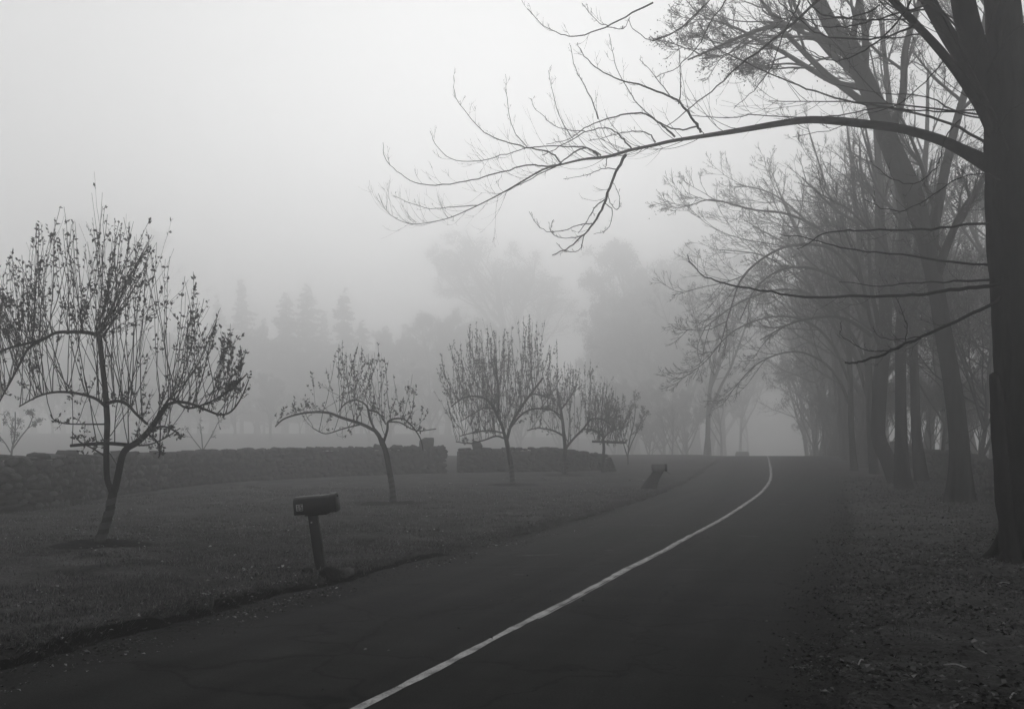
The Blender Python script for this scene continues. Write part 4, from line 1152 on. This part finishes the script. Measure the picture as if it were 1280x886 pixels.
# ---------------------------------------------------------------- the leaning tree and the three trunks behind it
def maple(label, base, trunk, limbs, seed, k=(7, 6, 6, 4), spread=(.25, .5), bias=(-.15, 0, 0), leafn=0, leafs=.07, thin=.007, flr=.45, sides=20, auto=0, curl=.05, name="roadside_tree", lt=(.4, 1), extra=None):
    rg = np.random.default_rng(seed); b = G(*base); d = b[1]
    c, r = wline([p_[:2] for p_ in trunk], [p_[2] for p_ in trunk], d, 0)
    c[0][2] -= .3
    r = flare(r, c, flr, .8); qc, qr = crack_bark(c, r, 60)
    root = thing(name, label, "tree", b)
    q = MB(); tube(q, qc, qr, sides, rough=.07, seed=seed)
    # root buttresses
    for a in np.linspace(0, 2 * np.pi, 6, endpoint=False) + rg.uniform(0, 1):
        e = np.array([math.cos(a), math.sin(a), 0]); rr = qr[3]
        pts = [c[0] + e * rr * .3 + [0, 0, .95], c[0] + e * rr * .62 + [0, 0, .5], c[0] + e * rr * 1.1 + [0, 0, .22]]
        tube(q, smooth_line(pts, 4), np.linspace(.12, .26, 9) * rr * 1.3, 7, rough=.1)
    link("trunk", q.mesh("trunk", M_bark, True, b), root)
    L = []
    for pts, w0, w1, dd in limbs:
        cc, rr = trace(pts, d, w0, w1, dd, 5); L.append((cc, rr)); q = MB(); tube(q, cc, rr, 9, rough=.08); link("limb", q.mesh("limb", M_bark, True, b), root)
    st = [(qc[22:], qr[22:])] + L
    C0 = np.array([resample(c_, 16) for c_, _ in st]); R0 = np.array([np.interp(np.linspace(0, 1, 16), np.linspace(0, 1, len(r_)), r_) for _, r_ in st])
    a, ar = sprout(C0, R0, k[0], spread, 10, (.4, .95), .06, .07, (.1, 1), .45, bias, .022, rg=rg)
    b1_, b1r = sprout(np.concatenate([a]), ar, k[1], (.35, .65), 8, (.4, .9), curl, .10, (.15, 1), .55, (bias[0] * .3, 0, 0), .012, rg=rg)
    c1_, c1r = sprout(b1_, b1r, k[2], (.35, .7), 7, (.35, .8), curl, .07, (.15, 1), .55, (0, 0, 0), thin * 1.3, rg=rg)
    d1_, d1r = sprout(c1_, c1r, k[3], (.35, .7), 5, (.35, .8), curl, .07, (.2, 1), .6, (0, 0, 0), thin, rg=rg)
    q = MB()
    for A, B, s_ in ((a, ar, 6), (b1_, b1r, 4), (c1_, c1r, 3), (d1_, d1r, 3)): tubes(q, A, B, s_)
    link("twigs", q.mesh("twigs", M_twig, False, b), root, kind="stuff")
    if leafn:
        q = MB()
        ctr, cd = on_tubes(d1_, leafn // 6, lt, rg)
        p = np.repeat(ctr, 6, 0) + rg.normal(0, leafs * 1.5, (len(ctr) * 6, 3)); dr = rg.normal(0, .7, p.shape) + [0, 0, -.4]
        leaves(q, p, dr, leafs * rg.uniform(.6, 1.2, len(p)), rg=rg)
        link("leaves", q.mesh("leaves", M_mleaf, False, b), root, kind="stuff")
    return root, b

maple("massive trunk leaning left over the road, second tree from the right edge", (1202, 627),
      [(1199, 634, 40), (1200, 600, 27), (1198, 540, 22), (1190, 475, 21), (1180, 420, 21), (1170, 360, 20), (1164, 330, 20), (1156, 298, 27), (1143, 250, 26), (1112, 180, 24), (1090, 120, 22), (1062, 65, 18), (1035, 25, 16), (1010, -30, 12), (985, -100, 8), (960, -180, 4)],
      [([(1163, 325), (1168, 280), (1178, 230), (1190, 175), (1208, 110), (1228, 40), (1240, -40)], 17, 5, 2.0),
       ([(1170, 350), (1182, 312), (1200, 270), (1222, 235), (1250, 190)], 12, 5, -2.0),
       ([(1095, 128), (1086, 112), (1046, 104), (1012, 86), (978, 65), (946, 50), (922, 36), (880, 22)], 10, 2.2, 3.0),
       ([(1072, 78), (1040, 55), (1012, 36), (987, 32), (955, 36), (922, 48), (888, 63), (860, 75)], 9, 1.8, -3.0),
       ([(1110, 178), (1128, 120), (1132, 60), (1150, 0), (1160, -60)], 12, 5, 2.0),
       ([(1080, 100), (1082, 50), (1075, 0), (1070, -50)], 11, 5, -1.0),
       ([(1018, 86), (990, 80), (960, 82), (925, 86)], 3.5, 1.2, 1.0)],
      101, (9, 7, 6, 5), (.25, .5), (-.3, 0, .0), 7000, .075, .0065, .5, 28)
maple("straight dark trunk with flared foot, middle one of the three behind the leaning tree", (1132, 611),
      [(1131, 616, 22), (1128, 590, 16), (1126.5, 540, 13), (1126, 480, 13), (1126, 420, 13), (1130, 370, 14), (1132, 320, 12), (1128, 260, 10), (1118, 190, 8), (1110, 110, 6), (1100, 20, 4)],
      [([(1129, 400), (1116, 360), (1106, 300), (1095, 230), (1080, 150)], 9, 2.5, 2), ([(1130, 380), (1144, 330), (1150, 270), (1165, 200)], 8, 2.5, -2),
       ([(1128, 420), (1142, 385), (1160, 350), (1180, 330)], 6, 2, 1.5), ([(1122, 330), (1090, 290), (1060, 262), (1020, 240)], 5, 1.5, -2)],
      111, (7, 6, 6, 4), (.25, .5), (-.15, 0, 0), 1200, .08, .0060, .7, 18)
maple("crooked trunk bending left above its foot, leftmost of the three behind the leaning tree", (1121, 604),
      [(1122, 610, 20), (1116, 590, 18), (1108, 570, 17), (1100, 553, 17), (1097, 535, 17), (1099, 500, 15), (1102, 460, 16), (1106, 430, 17), (1107, 390, 12), (1104, 340, 10), (1100, 280, 8), (1098, 200, 6), (1090, 110, 4)],
      [([(1104, 440), (1090, 405), (1082, 370), (1072, 330), (1050, 270)], 7, 2, -2), ([(1105, 432), (1096, 395), (1088, 350), (1085, 280), (1070, 200)], 8, 2, 2),
       ([(1090, 420), (1060, 400), (1030, 396), (990, 404), (950, 425)], 5, 1.3, 3), ([(1084, 385), (1050, 350), (1010, 335), (975, 338), (945, 360), (925, 400)], 5, 1.3, 2),
       ([(1078, 352), (1040, 312), (1000, 306), (965, 316), (930, 344), (915, 380), (898, 440)], 4.5, 1.0, -3), ([(1072, 330), (1030, 290), (985, 268), (940, 262), (890, 250), (860, 258)], 4.5, 1.0, 2)],
      121, (7, 6, 6, 4), (.25, .5), (-.3, 0, -.05), 400, .08, .0060, .35, 18)
maple("slim trunk with slightly curved foot, rightmost of the three behind the leaning tree", (1149, 601),
      [(1153, 606, 17), (1149, 580, 12), (1145, 530, 11), (1143, 470, 11), (1141, 410, 10), (1143, 350, 9), (1150, 270, 7), (1158, 180, 5), (1160, 90, 3)],
      [([(1142, 440), (1155, 390), (1172, 340), (1180, 280)], 6, 2, 2), ([(1142, 420), (1130, 360), (1122, 300)], 6, 2, -2)],
      131, (7, 6, 5, 4), (.25, .5), (-.1, 0, 0), 2500, .09, .009, .6, 14)

maple("slender hazy tree whose limbs arch left over the far road", (1094, 592),
      [(1094, 596, 12), (1091, 570, 10), (1088, 530, 9), (1086, 480, 9), (1084, 430, 8), (1080, 370, 7), (1074, 300, 5), (1066, 220, 4), (1058, 150, 2)],
      [([(1086, 500), (1066, 440), (1036, 390), (1000, 350), (955, 320), (900, 312)], 5, 1.2, 4), ([(1085, 460), (1060, 410), (1020, 372), (975, 362), (925, 378), (880, 410)], 4.5, 1.2, -3),
       ([(1083, 420), (1058, 350), (1020, 290), (970, 245), (920, 230)], 4.5, 1.2, 3), ([(1079, 360), (1056, 300), (1032, 230), (1010, 160)], 4, 1.2, -3), ([(1086, 450), (1104, 400), (1118, 340), (1130, 270)], 4, 1.2, 2)],
      141, (8, 6, 5, 4), (.28, .55), (-.25, 0, 0), 240, .10, .0065, .5, 12)
maple("hazy thin tree with low limbs sweeping over the road near its far end", (1068, 588),
      [(1068, 590, 9), (1066, 565, 7.5), (1064, 530, 7), (1063, 480, 7), (1061, 430, 6), (1058, 370, 5), (1054, 310, 4), (1050, 250, 2)],
      [([(1064, 510), (1046, 470), (1018, 446), (985, 440), (945, 456), (912, 492)], 4, 1, 3), ([(1063, 480), (1040, 430), (1008, 402), (965, 396), (920, 412), (890, 440)], 4, 1, -3),
       ([(1062, 450), (1036, 396), (1000, 362), (960, 345)], 3.6, 1, 4), ([(1060, 400), (1040, 350), (1020, 300)], 3.2, 1, -3)],
      151, (8, 6, 5, 4), (.28, .55), (-.25, 0, 0), 240, .12, .0070, .5, 10)

# leafy understorey tree behind the leaning trunk
def leafy(label, px, d, h, r0, seed, n, ls, bias=(0, 0, 0), stem_px=None, name="understorey_tree"):
    x, y, z = gz(px, d); rg = np.random.default_rng(seed)
    st = auto_stem(rg, h, r0, (.05, 0), 4, .2); b = np.array([x, y, z])
    tw = grow(rg, h, r0, st, 10, 6, 5, 3, (.4, .7), bias, (.15, 1), .006, -.03)
    root = thing(name, label, "tree", b)
    q = MB(); [tube(q, c, r, 8) for c, r in st]; link("trunk", q.mesh("trunk", M_bark_mid, True), root)
    q = MB(); [tubes(q, C, R, s_) for C, R, s_ in tw]; link("twigs", q.mesh("twigs", M_twig), root, kind="stuff")
    q = MB(); p, dd_ = on_tubes(tw[-1][0], n, (.1, 1), rg); leaves(q, p + rg.normal(0, .05, p.shape), dd_ * .4 + rg.normal(0, .6, p.shape) + [0, 0, -.5], ls * rg.uniform(.6, 1.2, len(p)), True, rg=rg)
    link("leaves", q.mesh("leaves", M_mleaf), root, kind="stuff")
leafy("young leafy tree hanging its leaves behind the leaning trunk and the wall", 1222, 37, 9.5, .11, 201, 12000, .12, (-.4, 0, -.15))
leafy("drooping leafy tree between the slim trunk and the leaning trunk", 1176, 47, 10, .10, 202, 9000, .13, (-.2, 0, -.1))

# ---------------------------------------------------------------- farther rows
GR = "bare trees in the hazy row right of the road"
pr = proto("roadside_tree", "bare tree trunk fading into haze beyond the three dark trunks", "tree", 19, .42, 301, 1800, .14, GR, gz(1083, 58), (7, 7, 6, 3), 4, .35, M_mleaf, (-.10, 0), 2.2, (.35, .6), thin=.012)
pr2 = proto("roadside_tree", "second hazy bare tree of the far right row, standing further along", "tree", 18, .34, 302, 2600, .15, GR, gz(1062, 69), (7, 7, 5, 3), 5, .3, M_mleaf, (-.12, .0), 0, (.4, .7), thin=.013)
far_r = [(1046, 80, 1.0), (1040, 92, .95), (1030, 104, 1.05), (1022, 116, 1.0), (1016, 128, 1.0), (1056, 73, .8), (1074, 64, .85), (1034, 98, .8), (1068, 84, .9), (1050, 98, 1.0), (1036, 114, 1.0), (1011, 140, 1.0)]
for i, (px, d, sc) in enumerate(far_r):
    dup((pr, pr2)[i % 2], "bare tree almost lost in haze where the right row meets the road end", gz(px, d), rng.uniform(-.5, .5) + (0, 2.2)[i % 2 == 0], sc, GR)
GN = "unseen shade trees added beside and behind the viewer"
SHADE_TREES = [(6.9, 4.5, 1.0), (6.6, -7.0, 1.0), (6.9, -19, 1.05), (-7.5, -4, 1.0), (-8.5, -16, 1.0), (-9.5, -30, 1.0), (7.2, -33, 1.0), (-8.6, 4.5, 1.0), (14.5, 9, 1.0), (15, -3, 1.0), (-17, -6, 1.0)]  # out-of-view trees added to block sky light and darken the foreground
GW = "trees in the dim wood behind the right wall"
for i, (px, d, sc) in enumerate([(1190, 62, .9), (1250, 52, .95), (1215, 78, 1.0), (1160, 74, .9), (1130, 84, 1.0), (1270, 90, 1.0), (1110, 100, .95), (1180, 105, 1), (1235, 115, 1.0), (1090, 120, 1.0), (1300, 60, .9), (1060, 135, 1.0)]):
    dup((pr2, pr)[i % 2], "dim trunk and crown in the hazy wood behind the right wall", gz(px, d), rng.uniform(0, 6.28), sc * .9, GW)

us0 = None
for px, d, sc in ((1018, 110, .5), (1030, 96, .5), (1045, 84, .45), (1062, 74, .4), (1080, 66, .38), (1105, 62, .4), (1138, 58, .42), (1165, 56, .4), (1195, 50, .4), (1222, 48, .38), (1012, 124, .5), (1060, 100, .6), (1100, 88, .6), (1150, 84, .6), (1200, 80, .6), (1250, 74, .55), (1085, 110, .7), (1180, 110, .8), (1240, 60, .45)):
    lb = "low dim undergrowth tree filling the haze among the right-hand trunks"
    if us0 is None: us0 = proto("undergrowth_tree", lb, "tree", 12, .14, 341, 5500, .22, "undergrowth trees among the right-hand rows", gz(px, d), (9, 7, 5, 0), 5, .08, M_mleaf, (0, 0), 0, (.4, .6), thin=.012)
    else: dup(us0, lb, gz(px, d), rng.uniform(0, 6.28), sc, "undergrowth trees among the right-hand rows")
GL = "hazy leafy trees left of the road end"
def top_of(root):
    return max((v.co.z for ch in root.children if ch.type == 'MESH' for v in ch.data.vertices), default=1)
def at_top(src, label, px, d, top, group, hh):
    x, y, z = gz(px, d); h = H + (HY - top) / F * d - z
    return dup(src, label, (x, y, z), rng.uniform(0, 6.28), h / hh, group)
lf1 = proto("hazy_tree", "tall hazy tree with visible trunk just left of the road end", "tree", 19, .30, 311, 1800, .18, GL, gz(884, 100), (8, 6, 5, 0), 4, .30, M_mleaf, (.03, 0), .4, (.3, .5), thin=.02)
lf2 = proto("hazy_tree", "broad hazy leafy crown rising right of the apple trees", "tree", 20, .45, 312, 20000, .30, GL, gz(822, 265), (10, 7, 5, 0), 5, .15, M_mleaf, (0, 0), 1.0, (.3, .5), thin=.02)
lf3 = proto("hazy_tree", "rounded hazy leafy tree at the left edge of the road-end trees", "tree", 15, .35, 313, 16000, .28, GL, gz(775, 240), (10, 7, 5, 0), 5, .12, M_mleaf, (0, 0), 2.0, (.3, .5), thin=.02)
h1, h2, h3 = top_of(lf1), top_of(lf2), top_of(lf3)
lf1.scale = (.95,) * 3
x, y, z = lf2.location; lf2.scale = ((H + (HY - 292) / F * y - z) / h2,) * 3
x, y, z = lf3.location; lf3.scale = ((H + (HY - 410) / F * y - z) / h3,) * 3
for px, d, top, k in ((856, 175, 330, 0), (905, 200, 380, 0), (842, 205, 345, 1), (870, 240, 320, 1), (925, 215, 430, 0), (795, 225, 360, 1), (790, 170, 470, 2), (830, 150, 480, 2), (858, 140, 500, 2), (935, 260, 480, 0),
                      (900, 255, 400, 1), (768, 195, 500, 2), (812, 135, 520, 2), (840, 120, 500, 0), (902, 135, 470, 0), (890, 205, 450, 2)):
    d *= 1.08
    at_top((lf1, lf2, lf3)[k], ("thin hazy trunk and sparse crown in the trees left of the road end", "dense hazy crown in the trees left of the road end", "low leafy growth in the haze left of the road end")[k], px, d, top, GL, (h1, h2, h3)[k])

GB = "hazy trees behind the left stone wall"
nt0 = None
for u_, y_, sc in SHADE_TREES:
    x_ = float(fx(y_)) + u_; lc = (x_, y_, float(terr(x_, y_)))
    lb = "unseen leafy tree added beside or behind the viewer for shade"
    if nt0 is None: nt0 = proto("roadside_tree", lb, "tree", 19, .42, 331, 48000, .26, GN, lc, (11, 7, 5, 0), 5, .48, M_mleaf, (-.05, 0), 0, (.4, .6), thin=.02)  # added shade tree out of view, shares the roadside_tree name
    else: dup(nt0, lb, lc, rng.uniform(0, 6.28), sc, GN)
bt = proto("hazy_tree", "very large pale spreading tree in the haze behind the wall gap", "tree", 27, .6, 321, 14000, .30, GB, gz(640, 290), (9, 7, 5, 0), 6, .2, M_mleaf, (0, 0), .3, (.35, .6), thin=.022)
hb = top_of(bt); x, y, z = bt.location; bs = (H + (HY - 286) / F * y - z) / hb; bt.scale = (bs * 1.45, bs * 1.2, bs)
at_top(bt, "huge ghostly crown faintly showing behind the nearest apple tree", 112, 300, 250, GB, hb)
at_top(lf3, "pale rounded tree in the haze left of the very large spreading tree", 560, 255, 385, GB, h3)
for i, px in enumerate((-60, -20, 15, 50, 90, 130, 165, 200, 240, 280, 320, 360, 400, 440, 475, 510, 545, 585, 625, 665, 705, 740)):
    for row, (d, tp) in enumerate(((265, 418), (215, 470))):
        tp += rng.normal(0, 9) + (72 - row * 40 if 490 < px < 540 or px > 700 else 0)
        at_top((lf3, lf2)[(i + row) % 2], "dim leafy tree in the low hazy belt behind the left wall", px + rng.normal(0, 10) + row * 18, d + rng.uniform(-12, 15), tp, GB, (h3, h2)[(i + row) % 2])

def conifer(seed, h, rad, n):
    rg = np.random.default_rng(seed); q = MB(); C = []; R = []
    nw = 30
    for w in range(nw):
        z = h * (.12 + .87 * w / nw); zw = z; rr = rad * (1 - z / h) ** .85 * rg.uniform(.75, 1.1)
        for j in range(9):
            a = rg.uniform(0, 6.28); z = zw + rg.normal(0, .45); L = max(.15, rr * rg.uniform(.35, 1.3) * (1 + .35 * math.sin(a * 2 + zw * .7 + seed))); e = np.array([math.cos(a), math.sin(a), 0])
            C.append([np.array([0, 0, z]) + e * L * t + [0, 0, -.35 * L * t + .25 * L * t * t] for t in np.linspace(0, 1, 5)]); R.append(np.linspace(.04, .012, 5))
    C, R = np.array(C), np.array(R)
    tubes(q, C, R, 3)
    q2 = MB(); L = np.linalg.norm(C[:, -1] - C[:, 0], axis=1); pr_ = L / L.sum(); idx = rg.choice(len(C), n, p=pr_); s = rg.uniform(.1, 1, n)[:, None]
    p = C[idx, 0] * (1 - s) + C[idx, 4] * s + rg.normal(0, .08, (n, 3)); d = unit(C[idx, 4] - C[idx, 0]) + rg.normal(0, .5, (n, 3)) + [0, 0, -.3]
    leaves(q2, p, d, rg.uniform(.25, .5, n), True, rg=rg)
    return q.mesh("branches", M_twig), q2.mesh("needles", M_needle)
cone_sets = [conifer(401, 22, 3.9, 15000), conifer(402, 20, 3.6, 12000), conifer(403, 21, 4.6, 15000)]
def spruce(label, px, d, h, k, group="pointed conifers in the haze behind the left wall"):
    r = thing("conifer", label, "conifer tree", gz(px, d), group, rng.uniform(0, 6)); wx = rng.uniform(.85, 1.35); sc = h / (22, 20, 21)[k]; r.scale = (sc * wx, sc * wx, sc)
    q = MB(); tube(q, [(0, 0, -.3), (0, 0, 8), (0, 0, (21.4, 19.4, 20.4)[k])], [.3, .2, .02], 7); link("trunk", q.mesh("trunk", M_bark_mid), r)
    link("branches", cone_sets[k][0], r, kind="stuff"); link("needles", cone_sets[k][1], r, kind="stuff")
for px, d, top, k, lab in ((302, 269, 345, 0, "tallest pointed conifer, faint in haze right of the nearest apple tree"), (272, 284, 372, 1, "faint conifer just left of the tallest pointed conifer"),
                           (330, 272, 395, 2, "lower faint conifer just right of the tallest pointed conifer"), (358, 265, 362, 0, "slender hazy conifer, left one of the middle pair"), (384, 265, 352, 2, "slender hazy conifer, right one of the middle pair"),
                           (405, 277, 385, 0, "short hazy conifer beside the middle pair"), (430, 260, 362, 1, "narrow hazy conifer above the second apple tree"), (452, 269, 398, 2, "wide low hazy conifer above the second apple tree"),
                           (482, 256, 405, 2, "rightmost hazy conifer before the bright gap"), (232, 288, 405, 0, "low hazy conifer seen through the nearest apple tree"), (185, 277, 410, 1, "slim hazy conifer seen through the nearest apple tree"), (530, 269, 425, 0, "hazy conifer at the foot of the very large spreading tree")):
    x, y, z = gz(px, d); h = H + (HY - top) / F * d - z; spruce(lab, px, d, h, k)

# saplings
def sapling(label, base, lines, d, leafn=0, seed=1, ls=.06, zb=None, k=5):
    rg = np.random.default_rng(seed); b = np.array(P(base[0], base[1], d)); b[2] = float(terr(b[0], d))
    root = thing("sapling", label, "sapling", b); q = MB(); L = []
    for pts, w0, w1 in lines:
        c, r = trace(pts, d, w0, w1, rg.uniform(-.6, .6)); L.append((c, r)); tube(q, c, r, 6)
    lo = L[0][0][0]; tube(q, [b + [0, 0, -.05], lo], .03, 6)
    link("stem", q.mesh("stem", M_bark_mid, True, b), root)
    C = np.array([resample(c, 8) for c, _ in L]); R = np.array([np.interp(np.linspace(0, 1, 8), np.linspace(0, 1, len(r)), r) for _, r in L])
    a, ar = sprout(C, R, k, (.2, .5), 6, (.3, .8), .1, .1, (.3, 1), .6, rmin=.008, rg=rg); a2, a2r = sprout(a, ar, 4, (.3, .7), 5, (.3, .8), .1, .1, rr=.6, rmin=.006, rg=rg)
    q = MB(); tubes(q, a, ar); tubes(q, a2, a2r); link("twigs", q.mesh("twigs", M_twig, False, b), root, kind="stuff")
    if leafn:
        q = MB(); p, dd_ = on_tubes(a2, leafn, (.3, 1), rg); leaves(q, p + rg.normal(0, .04, p.shape), rg.normal(0, 1, p.shape), ls * rg.uniform(.6, 1.2, len(p)), True, rg=rg); link("leaves", q.mesh("leaves", M_mleaf, False, b), root, kind="stuff")
sapling("forked leafy sapling behind the wall at the left edge of the view", (13, 573), [([(13, 580), (15, 562), (18, 548), (19, 535), (19, 515)], 3, 1.5), ([(13, 565), (5, 552), (-8, 538)], 1.6, 1), ([(15, 562), (26, 546), (36, 533), (41, 520)], 2, 1.2)], 44, 900, 5, .1)
sapling("thin bare sapling behind the wall right of the nearest apple tree", (252, 565), [([(254, 570), (253, 558), (252, 545), (250, 530)], 1.8, .9), ([(252, 562), (241, 548), (233, 536)], 1.4, .8), ([(254, 562), (264, 545), (273, 527)], 1.4, .8)], 56, 120, 6, .09, k=3)
sapling("slim vase-shaped sapling between the farthest apple tree and the far mailbox", (785, 586), [([(785, 586), (785, 570), (787, 550), (792, 530), (795, 505)], 2.2, 1), ([(785, 572), (781, 560), (777, 545), (772, 520)], 1.6, .8), ([(785, 568), (789, 555), (796, 540), (806, 515)], 1.6, .8)], 60, 1800, 7, .1, k=7)

# ---------------------------------------------------------------- vehicle at the far end of the road
cx_, cy_ = (928 - 640) / F * 120, 120.0
car = thing("parked_car", "dark vehicle barely visible in the haze at the far end of the road", "car", (cx_, cy_, float(rise(cy_)) + .01), rz=-.25)
def loft(mb, secs):                                     # stacked outlines (x0,x1,y0,y1,z)
    V = []
    for x0, x1, y0, y1, z in secs:
        c = .12
        V += [(x0 + c, y0, z), (x1 - c, y0, z), (x1, y0 + c, z), (x1, y1 - c, z), (x1 - c, y1, z), (x0 + c, y1, z), (x0, y1 - c, z), (x0, y0 + c, z)]
    n = len(secs); mb.add(V, [[8 * k + i, 8 * k + (i + 1) % 8, 8 * k + 8 + (i + 1) % 8, 8 * k + 8 + i] for k in range(n - 1) for i in range(8)])
    b_ = 8 * (n - 1); mb.add([V[b_ + i] for i in range(8)], [[0, 1, 2, 3], [0, 3, 4, 7], [7, 4, 5, 6]])
q = MB(); loft(q, [(-.9, .9, -2.2, 2.2, .28), (-.93, .93, -2.28, 2.28, .5), (-.92, .92, -2.25, 2.25, .85), (-.88, .88, -2.15, 2.1, 1.02)]); link("body", q.mesh("body", M_car, True), car)
q = MB(); loft(q, [(-.86, .86, -1.95, 1.0, 1.02), (-.78, .78, -1.75, .55, 1.45), (-.66, .66, -1.5, .2, 1.66)]); cab = link("cabin", q.mesh("cabin", M_car, True), car)
q = MB(); q.add([(-.74, -1.965, 1.08), (.74, -1.965, 1.08), (.66, -1.775, 1.43), (-.66, -1.775, 1.43)], [[0, 1, 2, 3]]); link("rear_window", q.mesh("rear_window", M_glass), cab)
for sx in (-1, 1):
    q = MB(); bx(q, (sx * .78, -2.27, .78), (.16, .04, .2)); link("tail_light", q.mesh("tail_light", M_glass), car)
    for sy in (-1.4, 1.4):
        q = MB(); tube(q, [(sx * .68, sy, .34), (sx * .92, sy, .34)], .34, 16); link("wheel", q.mesh("wheel", M_tyre, True), car)
q = MB(); bx(q, (0, -2.3, .5), (.5, .02, .13)); link("number_plate", q.mesh("number_plate", M_plate), car)

# fallen twigs and pebbles on the verge
for px, py, L_, a in ((1073, 835, .16, 1.0), (1245, 733, .2, .2), (1262, 878, .14, .8), (1210, 840, .18, 2.6)):
    b = G(px, py); q = MB(); tube(q, smooth_line([(0, 0, .01), (L_ * .5 * math.cos(a), L_ * .5 * math.sin(a), .035), (L_ * math.cos(a), L_ * math.sin(a), .02)], 3), .006, 5)
    o = link("fallen_stick", q.mesh("fallen_stick", M_plate), loc=b + np.array([0, 0, .02])); tag(o, {1073: "pale short stick lying where asphalt meets leaves", 1245: "pale stick lying on the leaves before the huge trunk", 1262: "pale stick at the lower right corner of the verge", 1210: "thin stick among the leaves low on the right verge"}[px], "stick")

# ---------------------------------------------------------------- haze
q = MB(); x0, x1, y0, y1, z0, z1 = -420, 520, -62, 545, -4.0, 88.0
V = [(x, y, z) for z in (z0, z1) for x, y in ((x0, y0), (x1, y0), (x1, y1), (x0, y1))]
q.add(V, [[3, 2, 1, 0], [4, 5, 6, 7], [0, 1, 5, 4], [1, 2, 6, 5], [2, 3, 7, 6], [3, 0, 4, 7]])
mh = bpy.data.materials.new("haze"); mh.use_nodes = True; nt = mh.node_tree; nt.nodes.clear()
ho = nt.nodes.new("ShaderNodeOutputMaterial"); hv = nt.nodes.new("ShaderNodeVolumePrincipled")
hv.inputs["Density"].default_value = HAZE_DENSITY; hv.inputs["Anisotropy"].default_value = HAZE_ANISO
hv.inputs["Color"].default_value = (HAZE_COL, HAZE_COL, HAZE_COL, 1)
nt.links.new(hv.outputs[0], ho.inputs["Volume"])
link("haze", q.mesh("haze", mh), kind="stuff")
